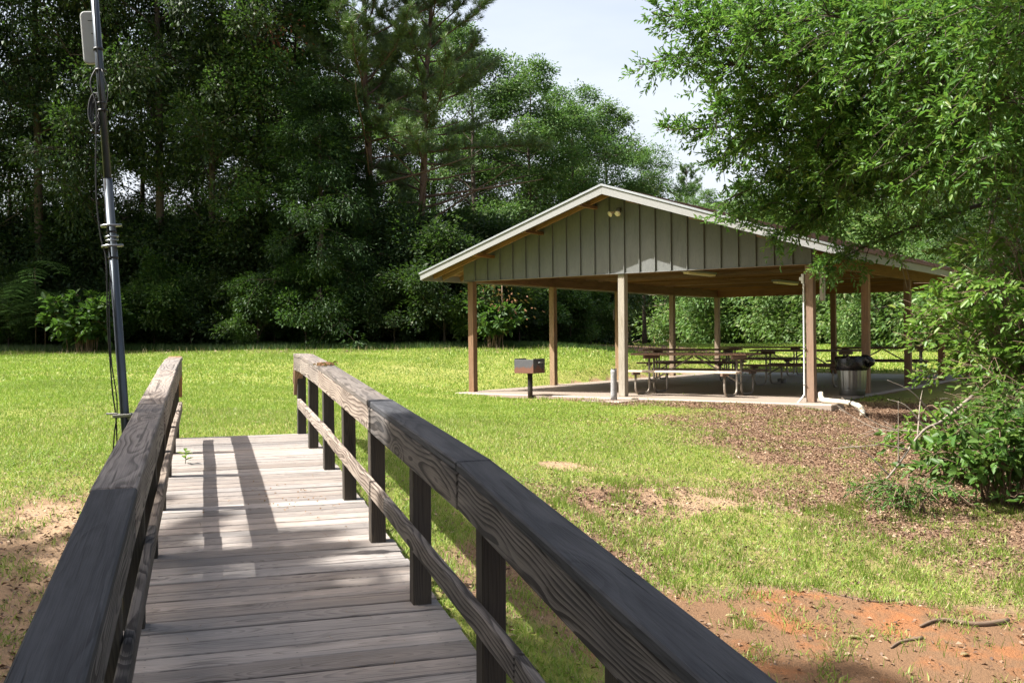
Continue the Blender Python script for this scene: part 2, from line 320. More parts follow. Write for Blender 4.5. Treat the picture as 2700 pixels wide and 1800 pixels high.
def tube_vf(path, rad, n=8, cap=True):
    P = [Vector(p) for p in path]; k = len(P)
    if isinstance(rad, (int, float)): rad = [rad]*k
    V = []; F = []; ref = None
    for i, p in enumerate(P):
        t = (P[min(i+1, k-1)]-P[max(i-1, 0)]).normalized()
        if ref is None:
            ref = Vector((0, 0, 1)) if abs(t.z) < 0.9 else Vector((1, 0, 0))
        a = (ref - t*ref.dot(t)).normalized(); ref = a; b = t.cross(a)
        for j in range(n):
            an = 2*math.pi*j/n; V.append(p + (a*math.cos(an)+b*math.sin(an))*rad[i])
    for i in range(k-1):
        for j in range(n):
            F.append((i*n+j, i*n+(j+1) % n, (i+1)*n+(j+1) % n, (i+1)*n+j))
    if cap:
        F.append(tuple(range(n-1, -1, -1))); F.append(tuple((k-1)*n+j for j in range(n)))
    return V, F
def tube(name, path, rad, m, parent=None, n=8, **kw):
    V, F = tube_vf(path, rad, n); return ob(name, pyd(name, V, F, True), m, parent, **kw)
def tubes_me(name, items, n=6):
    V = []; F = []
    for path, rad in items:
        v, f = tube_vf(path, rad, n, True); o = len(V); V += v; F += [tuple(i+o for i in q) for q in f]
    return pyd(name, V, F, True)
def smooth_path(pts, n=6):
    P = [Vector(p) for p in pts]; P = [P[0]*2-P[1]]+P+[P[-1]*2-P[-2]]; out = []
    for i in range(1, len(P)-2):
        for j in range(n):
            t = j/n; a, b, c, d = P[i-1:i+3]
            out.append(0.5*((2*b)+(c-a)*t+(2*a-5*b+4*c-d)*t*t+(3*b-a-3*c+d)*t**3))
    out.append(P[-2]); return out
def lathe(name, prof, n, m, parent=None, wob=None, **kw):
    V = []; F = []
    for i, (r, z) in enumerate(prof):
        for j in range(n):
            a = 2*math.pi*j/n; rr = r*(1+(wob(i, j) if wob else 0)); V.append((rr*math.cos(a), rr*math.sin(a), z))
    for i in range(len(prof)-1):
        for j in range(n): F.append((i*n+j, i*n+(j+1) % n, (i+1)*n+(j+1) % n, (i+1)*n+j))
    F.append(tuple(range(n-1, -1, -1))); F.append(tuple((len(prof)-1)*n+j for j in range(n)))
    return ob(name, pyd(name, V, F, True), m, parent, **kw)
def unit(a): return a/np.maximum(np.linalg.norm(a, axis=-1, keepdims=True), 1e-9)
def leaf_vf(Cn, A, N, Ln, Wd, fold=0.18, mid=0.45):
    """folded diamond leaves"""
    A = unit(A); Sd = unit(np.cross(A, N)); Nn = np.cross(Sd, A); n = len(Cn)
    Ln = np.broadcast_to(np.asarray(Ln, float), (n,))[:, None]; Wd = np.broadcast_to(np.asarray(Wd, float), (n,))[:, None]
    V = np.empty((n, 4, 3)); V[:, 0] = Cn; V[:, 2] = Cn+A*Ln-Nn*Ln*0.12
    V[:, 1] = Cn+A*Ln*mid+Sd*Wd*0.5+Nn*Wd*fold; V[:, 3] = Cn+A*Ln*mid-Sd*Wd*0.5+Nn*Wd*fold
    return V.reshape(-1, 3), np.arange(n*4).reshape(n, 4)
def leaf6_vf(Cn, A, N, Ln, Wd, fold=0.2):
    """six-point leaves with a pointed tip (two quads folded on the midrib)"""
    A = unit(A); Sd = unit(np.cross(A, N)); Nn = np.cross(Sd, A); n = len(Cn)
    Ln = np.broadcast_to(np.asarray(Ln, float), (n,))[:, None]; Wd = np.broadcast_to(np.asarray(Wd, float), (n,))[:, None]
    V = np.empty((n, 6, 3)); V[:, 0] = Cn; V[:, 3] = Cn+A*Ln-Nn*Ln*0.16
    for k, (u_, s_, q) in {1: (.28, .44, 0), 2: (.66, .42, .05), 5: (.28, -.44, 0), 4: (.66, -.42, .05)}.items():
        V[:, k] = Cn+A*Ln*u_+Sd*Wd*s_+Nn*(Wd*fold-Ln*q)
    V = V.reshape(-1, 3); b = np.arange(n)[:, None]*6
    F = np.concatenate([b+np.array([0, 1, 2, 3]), b+np.array([0, 3, 4, 5])]); return V, F
def cat_vf(L):
    V = []; F = []; o = 0
    for v, f in L: V.append(v); F.append(f+o); o += len(v)
    return np.concatenate(V), np.concatenate(F)

# ------------------------------------------------------------------ shared layout: ramp frame, pavilion frame, terrain
RB = 0.2991
def ramp_xy(lat, q): return (math.cos(RB)*lat-math.sin(RB)*q, math.sin(RB)*lat+math.cos(RB)*q)
KQ = [-6, 0, 2.5, 4, 5.5, 7, 8.5, 10, 11.5]; KZ = [-1.0, -.54, -.251, -.136, -.068, .007, .086, .145, .15]
def deckz(q): return float(np.interp(q, KQ, KZ))
PA = -0.6271; PX, PY = -0.8184, 21.1402; BAY = 3.66; BS = 3.1075
def pav_xy(s, w): return (PX+math.cos(PA)*s-math.sin(PA)*w, PY+math.sin(PA)*s+math.cos(PA)*w)

ctrl = []
for q, z in ((-4, -1.25), (0, -.98), (2.5, -.68), (4, -.50), (5.5, -.36), (7, -.22), (8.5, -.06), (10, .07), (11.2, .11), (13, .13)):
    for lat in (-.4, 1.1): ctrl.append((*ramp_xy(lat, q), z))
ctrl += [(-4.5, 12, .15), (-7, 14, .30), (-6, 17, .36), (-4, 20, .30), (-9, 24, .55), (-16, 30, .74), (-10, 30, .73), (-5, 30, .71), (-1, 30, .70), (2.5, 31.5, .71),
         (-10, 35, .95), (-3, 35, .92), (-18, 36, 1.0), (1.5, 36, .8), (5, 40, .72), (-4, 25, .50), (-1.6, 22, .02), (-2.6, 21.5, .10), (-.2, 19.6, -.05), (2, 17.2, -.04), (4.2, 16, -.07), (5.4, 15.6, -.18),
         (6.6, 15.4, -.32), (8, 16.5, -.14), (4.2, 11, -.42), (5.6, 10.5, -.46), (3, 8, -.56), (2.2, 6, -.72), (3.5, 6, -.78), (6.5, 6, -.8), (2, 4, -.95), (6, 3, -1.1), (9, 9, -.5),
         (1.5, 11, -.22), (.2, 14, -.08), (2.5, 14, -.16), (0, 9, -.18), (9.5, 20, -.08), (12, 25, -.05), (11, 32, .05), (6, 33, .25), (14, 40, .2), (12, 55, .60), (15, 80, .5), (20, 50, .42), (22, 95, .5), (25, 32, .1),
         (-4, 8, -.10), (-4, 6, -.26), (-6, 7, -.12), (-5, 3.5, -.55), (-2.5, 2, -.8), (-10, 10, .1), (-12, 4, -.4), (0, -8, -1.4), (-12, -8, -1.2), (12, -8, -1.4), (14, 12, -.5)]
for ang in range(0, 360, 24):
    ctrl.append((140*math.cos(math.radians(ang)), 60+140*math.sin(math.radians(ang)), 0.8))
ctrl = np.array(ctrl)
def _phi(d): return np.sqrt(d*d+4.0)
_D = np.linalg.norm(ctrl[:, None, :2]-ctrl[None, :, :2], axis=2)
_n = len(ctrl); _A = np.zeros((_n+1, _n+1)); _A[:_n, :_n] = _phi(_D)-0.06*np.eye(_n); _A[:_n, _n] = 1; _A[_n, :_n] = 1
_w = np.linalg.solve(_A, np.r_[ctrl[:, 2], 0])
def vnoise(X, Y, sc, seed=0):
    """cheap smooth value noise, 0..1"""
    x = X/sc+seed*17.13; y = Y/sc+seed*9.7; xi = np.floor(x); yi = np.floor(y); fx = x-xi; fy = y-yi
    def hsh(a, b): s = np.sin(a*127.1+b*311.7+seed*74.7)*43758.5453; return s-np.floor(s)
    fx = fx*fx*(3-2*fx); fy = fy*fy*(3-2*fy)
    return (hsh(xi, yi)*(1-fx)+hsh(xi+1, yi)*fx)*(1-fy)+(hsh(xi, yi+1)*(1-fx)+hsh(xi+1, yi+1)*fx)*fy
def to_ramp(X, Y): return math.cos(RB)*X+math.sin(RB)*Y, -math.sin(RB)*X+math.cos(RB)*Y
def to_pav(X, Y): return math.cos(PA)*(X-PX)+math.sin(PA)*(Y-PY), -math.sin(PA)*(X-PX)+math.cos(PA)*(Y-PY)
def terr(X, Y):
    X = np.asarray(X, float); Y = np.asarray(Y, float); sh = X.shape; x = X.ravel(); y = Y.ravel(); out = np.empty(len(x))
    for i in range(0, len(x), 40000):
        d = np.hypot(x[i:i+40000, None]-ctrl[None, :, 0], y[i:i+40000, None]-ctrl[None, :, 1]); out[i:i+40000] = _phi(d)@_w[:_n]+_w[_n]
    out += (vnoise(x, y, 1.3, 1)-.5)*.05+(vnoise(x, y, .35, 2)-.5)*.018
    s, w = to_pav(x, y)                                    # keep it under the slab
    dout = np.maximum(np.maximum(-.25-s, s-7.5), np.maximum(-.45-w, w-12.95)); k = np.clip(1-dout/0.5, 0, 1)
    out = np.where(k > 0, out*(1-k)+np.minimum(out, -.03)*k, out); out = np.where(dout < 0.02, np.minimum(out, -.05), out)
    lat, q = to_ramp(x, y)                                 # and under the ramp
    lim = np.interp(q, KQ, KZ)-.07; inr = (lat > -.5) & (lat < 1.2) & (q < 10.85) & (q > -6)
    out = np.where(inr, np.minimum(out, lim), out)
    # eroded clay bank
    g = np.exp(-(((x-2.15)/.75)**2+((y-6.55)/.35)**2)); out += .05*g - .05*np.exp(-(((x-2.0)/.35)**2+((y-6.1)/.22)**2))
    return out.reshape(sh)
def tz(x, y): return float(terr(np.array([x]), np.array([y]))[0])

# surface masks (what the ground is made of)
def blob(X, Y, cx, cy, rx, ry, rot=0.0, soft=0.35):
    c, s = math.cos(rot), math.sin(rot); dx = X-cx; dy = Y-cy; a = (c*dx+s*dy)/rx; b = (-s*dx+c*dy)/ry
    return np.clip((1+soft-np.hypot(a, b))/(2*soft), 0, 1)
def masks(X, Y):
    n1 = vnoise(X, Y, .9, 3); n2 = vnoise(X, Y, .3, 4); nz = (n1-.5)*.9+(n2-.5)*.5
    s, w = to_pav(X, Y); lat, q = to_ramp(X, Y)
    litter = np.zeros_like(X); sand = np.zeros_like(X); clay = np.zeros_like(X)
    # strip of litter along the pavilion front, widening to the right
    front = np.clip((.9+.22*np.clip(s, 0, 9)+nz*.8-(-w))/.5, 0, 1)*np.clip((s-.6)/.8, 0, 1)*(w < .2)*np.clip((10.5-s)/1.5, 0, 1); litter = np.maximum(litter, front)
    litter = np.maximum(litter, np.clip(blob(X, Y, 4.6, 13.2, 2.3, 3.0, .25)*1.4+nz*.6-.2, 0, 1))
    litter = np.maximum(litter, np.clip(blob(X, Y, 4.6, 9.2, 2.2, 2.2, 0)*1.4+nz*.6-.25, 0, 1))
    litter = np.maximum(litter, np.clip(blob(X, Y, 6.5, 11, 3.2, 6, 0)*1.3+nz*.3, 0, 1))
    litter = np.maximum(litter, .8*np.clip(blob(X, Y, .35, 7.2, .8, 2.6, -.3)+nz*.8-.3, 0, 1))
    forest = np.clip((Y-(32.6+np.clip(X-1, 0, 99)*1.0)+nz*1.2)/1.2, 0, 1)*(X < 8); litter = np.maximum(litter, forest)
    sand = np.maximum(sand, np.clip(blob(X, Y, 1.1, 8.7, .6, .35, .2)*1.1+nz-.2, 0, 1))
    sand = np.maximum(sand, np.clip(blob(X, Y, .55, 10.1, .30, .22, 0)*1.2+nz*.7-.1, 0, 1))
    sand = np.maximum(sand, np.clip(blob(X, Y, 2.2, 9.3, 1.0, .4, .3)*1.1+nz-.2, 0, 1))
    sand = np.maximum(sand, np.clip(blob(X, Y, 3.5, 12.4, 1.1, 1.2, .4)*1.1+nz-.2, 0, 1))
    sand = np.maximum(sand, np.clip(blob(X, Y, -3.1, 6.7, .6, 1.2, .35)*1.1+nz*1.1-.3, 0, 1))
    sand = np.maximum(sand, np.clip(blob(X, Y, -2.7, 5.0, .7, 1.5, .3)*1.1+nz*1.0-.25, 0, 1))
    clay = np.maximum(clay, np.clip(blob(X, Y, 2.3, 5.6, 2.0, 1.15, .05, .25)*1.3+nz*.5-.2, 0, 1))
    clay = np.maximum(clay, np.clip((5.2-Y)/1.0, 0, 1)*(X > .3))
    grass = np.clip(1.05-litter*1.1-sand*1.0-clay*1.3, 0, 1)
    thin = blob(X, Y, 1.9, 8.3, 3.0, 2.6, .1, .45); grass = grass*(1-.42*thin)
    grass = grass*(1-.55*blob(X, Y, -3.0, 6.2, 1.5, 2.8, .35, .4))
    grass = np.maximum(grass, .5*np.clip(blob(X, Y, 2.3, 7.8, 1.7, .55, .1)*1.3+nz-.2, 0, 1)*(1-clay))
    grass = np.where(forest > .2, 0, grass)
    grass = np.where((s > -.25) & (s < 7.5) & (w > -.42) & (w < 12.95), 0, grass)
    grass = np.where((lat > -.38) & (lat < 1.1) & (q < 10.8), 0, grass)
    return grass, litter, sand, clay

# ------------------------------------------------------------------ ground
def axis(segs):
    out = []
    for a, b, st in segs: out.append(np.arange(a, b-1e-6, st))
    out.append(np.array([segs[-1][1]])); return np.concatenate(out)
gx = axis([(-500, -150, 35), (-150, -40, 6), (-40, -12, 1.2), (-12, -5, .3), (-5, 7, .1), (7, 14, .3), (14, 60, 1.5), (60, 150, 8), (150, 500, 35)])
gy = axis([(-300, -60, 30), (-60, -6, 4), (-6, 2, .5), (2, 16, .1), (16, 24, .25), (24, 45, .7), (45, 120, 3), (120, 600, 30)])
GX, GY = np.meshgrid(gx, gy); GZ = terr(GX, GY); nxg, nyg = len(gx), len(gy)
idx = np.arange(nxg*nyg).reshape(nyg, nxg)
F = np.stack([idx[:-1, :-1], idx[:-1, 1:], idx[1:, 1:], idx[1:, :-1]], -1).reshape(-1, 4)
gme = arr('ground', np.stack([GX, GY, GZ], -1).reshape(-1, 3), F, True)
gm_, lm_, sm_, cm_ = masks(GX, GY)
ca = gme.color_attributes.new('cover', 'FLOAT_COLOR', 'POINT')
ca.data.foreach_set('color', np.stack([lm_, sm_, cm_, gm_], -1).astype(np.float32).ravel())
def ground_mat():
    m, nt, b = mat('ground_soil_and_turf'); L = nt.links
    at = nt.nodes.new('ShaderNodeAttribute'); at.attribute_name = 'cover'
    sp = nt.nodes.new('ShaderNodeSeparateColor'); L.new(at.outputs['Color'], sp.inputs[0])
    tc = nt.nodes.new('ShaderNodeTexCoord'); v = tc.outputs['Object']
    nf = noise(nt, v, 60, 4, 0.7); nm = noise(nt, v, 9, 5, 0.65); nl = noise(nt, v, 1.1, 4, 0.6)
    turf = mixc(nt, nm, (0.14, 0.165, 0.035), (0.25, 0.26, 0.06))
    turf = mixc(nt, ramp(nt, nl, [(0.45, 0.0), (0.75, 0.5)]), turf, (0.27, 0.25, 0.10))
    soil = mixc(nt, nm, (0.17, 0.108, 0.062), (0.26, 0.175, 0.108))
    lit = mixc(nt, ramp(nt, nf, [(0.35, 0.0), (0.65, 1.0)]), (0.09, 0.05, 0.03), (0.25, 0.16, 0.10))
    snd = mixc(nt, nm, (0.25, 0.165, 0.098), (0.34, 0.24, 0.15))
    cly = mixc(nt, ramp(nt, noise(nt, v, 2.6, 5, 0.6), [(0.5, 0.0), (0.72, 1.0)]), (0.165, 0.098, 0.055), (0.31, 0.115, 0.04))
    cly = mixc(nt, math_n(nt, 'MULTIPLY', nf, 0.35), cly, (0.22, 0.12, 0.06))
    base = mixc(nt, ramp(nt, math_n(nt, 'ADD', at.outputs['Alpha'], math_n(nt, 'MULTIPLY', math_n(nt, 'SUBTRACT', nm, 0.5), 0.7)), [(0.38, 0.0), (0.72, 1.0)]), soil, turf)
    def msk(ch): return ramp(nt, math_n(nt, 'ADD', ch, math_n(nt, 'MULTIPLY', math_n(nt, 'SUBTRACT', nm, 0.5), 0.8)), [(0.35, 0.0), (0.6, 1.0)])
    base = mixc(nt, msk(sp.outputs[1]), base, snd); base = mixc(nt, msk(sp.outputs[0]), base, lit); base = mixc(nt, msk(sp.outputs[2]), base, cly)
    L.new(base, b.inputs['Base Color']); b.inputs['Roughness'].default_value = 0.95; b.inputs['Specular IOR Level'].default_value = 0.15
    bump(nt, b, math_n(nt, 'ADD', nf, nm), 0.8, 0.02); return m
ground = ob('ground', gme, ground_mat()); prop(ground, 'lawn ground with sand, red clay and leaf litter patches', None, None, 'structure')

# ------------------------------------------------------------------ grass blades and litter (uncountable cover)
def blades(n, X0, X1, Y0, Y1, hm, wd, dens_pow=1.0, two=True, sel=None):
    X = NR.uniform(X0, X1, n); Y = NR.uniform(Y0, Y1, n)
    k = (X > -.575*Y-1.2) & (X < .56*Y+1.0); X = X[k]; Y = Y[k]
    g = masks(X, Y)[0]; cl = vnoise(X, Y, .16, 9)
    k = NR.random(len(X)) < np.clip(g**dens_pow*1.15-(cl-.5)*1.3*(1-g), 0, 1)
    if sel is not None: k &= sel(X, Y)
    X = X[k]; Y = Y[k]; g = g[k]; n = len(X); Z = terr(X, Y)
    az = NR.uniform(0, 2*np.pi, n); ln = NR.uniform(.15, 1.1, n); hgt = hm*NR.uniform(.5, 1.35, n)*(.8+.5*vnoise(X, Y, 1.7, 5))*np.where(g < .55, 1.25, 1.0)
    D = np.stack([np.cos(az)*ln, np.sin(az)*ln, np.ones(n)], -1); D = unit(D)*hgt[:, None]
    a2 = NR.uniform(0, 2*np.pi, n); Sd = np.stack([np.cos(a2), np.sin(a2), np.zeros(n)], -1)*(wd*NR.uniform(.6, 1.3, n))[:, None]
    Bp = np.stack([X, Y, Z-.006], -1)
    if two:
        V = np.empty((n, 5, 3)); V[:, 0] = Bp-Sd*.5; V[:, 1] = Bp+Sd*.5; mid = Bp+D*.55; V[:, 2] = mid+Sd*.42; V[:, 3] = mid-Sd*.42
        tip = Bp+D*.95+np.stack([np.cos(az)*hgt*.3, np.sin(az)*hgt*.3, -hgt*.12*ln], -1); V[:, 4] = tip
        b = np.arange(n)[:, None]*5; F = np.concatenate([b+np.array([0, 1, 2]), b+np.array([0, 2, 3]), b+np.array([3, 2, 4])])
    else:
        V = np.empty((n, 3, 3)); V[:, 0] = Bp-Sd*.5; V[:, 1] = Bp+Sd*.5; V[:, 2] = Bp+D
        F = np.arange(n*3).reshape(n, 3)
    return V.reshape(-1, 3), F
Lb = [blades(260000, -6, 5, 4.2, 10, .045, .0062, 1.0),
      blades(330000, -9, 5, 10, 18, .042, .010, 1.0, False),
      blades(230000, -17, 7, 18, 32.5, .055, .020, 1.0, False),
      blades(60000, -2, 22, 29, 60, .09, .05, 1.0, False)]
V, F = cat_vf([(v, np.array(f)) for v, f in [(Lb[0][0], Lb[0][1]), (Lb[1][0], Lb[1][1]), (Lb[2][0], Lb[2][1]), (Lb[3][0], Lb[3][1])]])
prop(ob('lawn_grass', arr('lawn_grass', V, F), 'grass'), 'short bright green lawn grass thinning to bare sandy patches', 'grass', None, 'stuff')
vs = blades(120000, -6, 5, 4.2, 14, .040, .006, .6, False); prop(ob('dry_grass', arr('dry_grass', *vs), 'straw'), 'dry straw-coloured grass mixed thinly through the lawn', 'grass', None, 'stuff')
# tall seed-head stems along the unmown far edge and tufts in the worn ground
def stems(n, fx, hm, wd):
    X, Y = fx(n); Z = terr(X, Y); n = len(X); az = NR.uniform(0, 6.28, n); hgt = hm*NR.uniform(.5, 1.2, n)
    D = unit(np.stack([np.cos(az)*.35, np.sin(az)*.35, np.ones(n)], -1))*hgt[:, None]; Sd = np.stack([np.ones(n), np.zeros(n), np.zeros(n)], -1)*wd
    Bp = np.stack([X, Y, Z-.01], -1); V = np.empty((n, 3, 3)); V[:, 0] = Bp-Sd*.5; V[:, 1] = Bp+Sd*.5; V[:, 2] = Bp+D
    return V.reshape(-1, 3), np.arange(n*3).reshape(n, 3)
v1 = stems(500, lambda n: (NR.uniform(-17, 3, n), 30.3+NR.normal(0, .5, n)), .22, .012)
vw = stems(14000, lambda n: (NR.uniform(-19, 4, n), NR.uniform(31.8, 34.5, n)), .22, .03)
prop(ob('edge_weeds', arr('edge_weeds', *vw), 'under_leaf'), 'dark knee-high weeds growing along the foot of the wood', 'weeds', None, 'stuff')
prop(ob('seed_head_grass', arr('seed_head_grass', *v1), 'straw'), 'thin tall seed-head grass along the far edge of the lawn', 'grass', None, 'stuff')
def tuftfx(n):
    c = 170; cx = NR.uniform(.3, 4.6, c); cy = NR.uniform(5.2, 9.6, c); k = NR.integers(0, c, n)
    X = cx[k]+NR.normal(0, .055, n); Y = cy[k]+NR.normal(0, .055, n); g, l, s, cl = masks(X, Y); ok = NR.random(n) > cl*.93
    return X[ok], Y[ok]
v2 = stems(9000, tuftfx, .10, .006); prop(ob('tuft_grass', arr('tuft_grass', *v2), 'grass'), 'scattered taller grass tufts in the worn ground right of the ramp', 'grass', None, 'stuff')
def litter_vf(n, X0, X1, Y0, Y1, size, f):
    X = NR.uniform(X0, X1, n); Y = NR.uniform(Y0, Y1, n); k = (X > -.57*Y-1) & (X < .56*Y+1); X = X[k]; Y = Y[k]
    k = NR.random(len(X)) < f(*masks(X, Y)); X = X[k]; Y = Y[k]
    lat, q = to_ramp(X, Y); s, w = to_pav(X, Y); k = ~((lat > -.4) & (lat < 1.1) & (q < 10.8)) & ~((s > -.2) & (s < 7.45) & (w > -.4) & (w < 12.8)); X = X[k]; Y = Y[k]; n = len(X)
    Z = terr(X, Y)+NR.uniform(.002, .022, n); az = NR.uniform(0, 6.28, n)
    A = np.stack([np.cos(az), np.sin(az), NR.normal(0, .3, n)], -1); N = np.stack([NR.normal(0, .5, n), NR.normal(0, .5, n), np.ones(n)], -1)
    L_ = size*NR.uniform(.5, 1.3, n); return leaf_vf(np.stack([X, Y, Z], -1), A, N, L_, L_*NR.uniform(.3, .6, n), .3)
V, F = cat_vf([litter_vf(260000, 0, 9, 6.5, 18.5, .034, lambda g, l, s, c: l*.55*(1-c)+.03),
               litter_vf(60000, -6, 4, 4.0, 9.5, .036, lambda g, l, s, c: .10+.4*s*(1-c)+.03*c),
               litter_vf(40000, -19, 6, 30.4, 36, .12, lambda g, l, s, c: l)])
prop(ob('leaf_litter', arr('leaf_litter', V, F), 'litter'), 'dry brown leaf litter strewn under the trees and along the pavilion', 'leaf litter', None, 'stuff')

# ------------------------------------------------------------------ ramp
rp = empty('wooden_ramp', (0, 0, 0), RB, 'weathered grey wooden boardwalk ramp with plank deck and two handrails', 'ramp')
q = -2.0; PW = .1405; plank_q = []
while q < 10.72:
    z = deckz(q); sl = math.atan2(deckz(q+.1)-deckz(q-.1), .2); ln = 1.42+R.uniform(-.012, .012)
    o = ob('deck_plank', cbox(1.42, PW, .038, .004), 'deck', rp, (.35+R.uniform(-.008, .008), q+PW/2, z-.019+R.uniform(-.002, .002)), (sl+R.gauss(0, .008), R.uniform(-.002, .002), R.uniform(-.005, .005))); plank_q.append(q+PW/2)
    q += PW+R.uniform(.008, .015)
V = []; Fn = []
for pq in plank_q:                                        # two nail heads at each joist
    for lat in (-.24, .35, .95):
        for dq in (-.036, .036):
            c = (lat+R.uniform(-.006, .006), pq+dq+R.uniform(-.008, .008), deckz(pq+dq)+.0045); o_ = len(V)
            V += [(c[0]+.0048*math.cos(a), c[1]+.0048*math.sin(a), c[2]) for a in np.arange(6)*math.pi/3]; Fn.append(tuple(range(o_, o_+6)))
prop(ob('nail_heads', pyd('nail_heads', V, Fn), 'dark_metal', rp), None, None, None, 'stuff')
for lat in (-.24, .35, .95):
    for a, b_ in zip([-2, 0, 2.5, 5.5, 8.5], [0, 2.5, 5.5, 8.5, 10.7]):
        beam('joist', (lat, a, deckz(a)-.135), (lat, b_, deckz(b_)-.135), .038, .185, 'ramp_post', rp)
HR = .853; T0 = 4.618+.0445
posts_q = [T0+1.22*k for k in range(-5, 6)]
for side, lat in ((1, .926+.0445), (-1, -.262-.0445)):
    for k, pq in enumerate(posts_q + ([10.62] if False else [])):
        z0 = tz(*ramp_xy(lat, pq))-.1; z1 = deckz(pq)+HR-(.045 if pq > 3.4 else .075)
        beam('rail_post', (lat+R.uniform(-.004, .004), pq, z0), (lat+R.uniform(-.006, .006), pq, z1), .089, .089, 'ramp_post', rp, .005)
def rail_run(nodes, lat, w, dz, hgt, m, nm, gap=.0015, wob=.003):
    for a, b_ in zip(nodes[:-1], nodes[1:]):
        sub = [a]+[k for k in (2.5, 4.0) if a+.4 < k < b_-.4 and False]+[b_]
        for c, d in zip(sub[:-1], sub[1:]):
            za = (deckz(c) if c > -2 else deckz(-2))+dz; zb = deckz(d)+dz
            if d-c > 3:   # a long board sags with the ramp: keep its ends
                pass
            beam(nm, (lat+R.uniform(-wob, wob), c+gap, za+R.uniform(-wob, wob)), (lat+R.uniform(-wob, wob), d-gap, zb+R.uniform(-wob, wob)), w, hgt, pale(m, d), rp, .006)
jr = [-1.9, 1.0, 3.6, 5.71, 8.31, 10.0, 10.72]; jl = [-1.9, 1.0, 3.56, 6.05, 8.42, 9.9, 10.85]
def pale(m, b_):  # boards past the joint are less weathered; near ones also carry painted shade
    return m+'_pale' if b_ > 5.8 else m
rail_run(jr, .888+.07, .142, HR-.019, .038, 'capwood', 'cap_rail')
rail_run(jr, .888+.019+.003, .038, HR-.038-.072, .142, 'rail', 'side_board')
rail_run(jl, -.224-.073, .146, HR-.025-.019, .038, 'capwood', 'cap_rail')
rail_run(jl, -.224-.019-.003, .038, HR-.025-.038-.072, .142, 'rail', 'side_board')
rail_run([-1.9, 1.0, 2.9, 5.2, 7.7, 10.3], .888+.019, .038, .352, .092, 'rail', 'lower_rail')
rail_run([-1.9, 1.0, 2.5, 4.9, 6.3, 8.6, 10.5], -.224-.019, .038, .345, .092, 'rail', 'lower_rail')
for lat, sg, ql in ((.96, 1, 10.72), (-.297, -1, 10.85)):      # return boards hanging at the far rail ends
    zt = deckz(ql)+HR-.02
    beam('rail_end_board', (lat, ql+.015, zt), (lat, ql+.17, zt-.30), .13, .03, 'trim_red', rp)
    beam('rail_end_board', (lat-sg*.02, ql-.05, zt-.10), (lat-sg*.02, ql+.09, zt-.42), .09, .03, 'trim_red', rp)

# small plant growing through the deck, leaf clump on the rail, needles and crumbs on the deck
def deck_pt(lat, q, dz=0): x, y = ramp_xy(lat, q); return (x, y, deckz(q)+dz)
def debris(n, f):
    Cn = []; 
    for _ in range(n): lat, q = f(); Cn.append(deck_pt(lat, q, .004))
    return np.array(Cn)
Cn = debris(150, lambda: (R.uniform(-.2, .85), R.uniform(1.6, 10.4))); n = len(Cn); az = NR.uniform(0, 6.28, n)
vn = leaf_vf(Cn, np.stack([np.cos(az), np.sin(az), np.zeros(n)], -1), np.tile([0, 0, 1.], (n, 1)), NR.uniform(.05, .16, n), .0028, .1)
prop(ob('pine_needle_litter', arr('pine_needle_litter', *vn), 'brown_leaf'), 'fallen brown pine needles lying on the ramp deck', 'pine needles', None, 'stuff')
Cn = debris(60, lambda: (R.gauss(.6, .18), R.gauss(7.2, .35))); n = len(Cn); az = NR.uniform(0, 6.28, n)
vn = leaf_vf(Cn, np.stack([np.cos(az), np.sin(az), np.zeros(n)+.2], -1), np.tile([0.2, 0, 1.], (n, 1)), NR.uniform(.015, .04, n), .014, .5)
prop(ob('leaf_crumbs', arr('leaf_crumbs', *vn), 'brown_leaf'), 'brown leaf crumbs on the deck by the right rail posts', 'leaf litter', None, 'stuff')
n = 160; x0, y0 = ramp_xy(.955, 8.35); z0 = deckz(8.35)+HR
Cn = np.stack([x0+NR.normal(0, .035, n), y0+NR.normal(0, .10, n), z0+np.abs(NR.normal(0, .008, n))+.002], -1); az = NR.uniform(0, 6.28, n)
vn = leaf_vf(Cn, np.stack([np.cos(az), np.sin(az), NR.normal(0, .25, n)], -1), np.stack([NR.normal(0, .5, n), NR.normal(0, .5, n), np.ones(n)], -1), NR.uniform(.02, .05, n), .016, .4)
prop(ob('leaf_clump', arr('leaf_clump', *vn), 'brown_leaf'), 'clump of dead brown leaves lying on top of the right handrail', 'leaf clump', None, 'stuff')
sp = empty('seedling', deck_pt(-.17, 8.9), 0, 'tiny bright green seedling sprouting beside the left rail on the deck', 'plant')
Cn = np.array([[0, 0, .03+.012*k] for k in range(7)]); az = np.arange(7)*2.4
ob('foliage', arr('foliage', *leaf6_vf(Cn, np.stack([np.cos(az), np.sin(az), np.full(7, .5)], -1), np.tile([0, 0, 1.], (7, 1)), .075, .035)), 'shrub_leaf', sp)
tube('stem', [(0, 0, 0), (.005, 0, .06), (0, .005, .11)], .003, 'under_leaf', sp, 5)

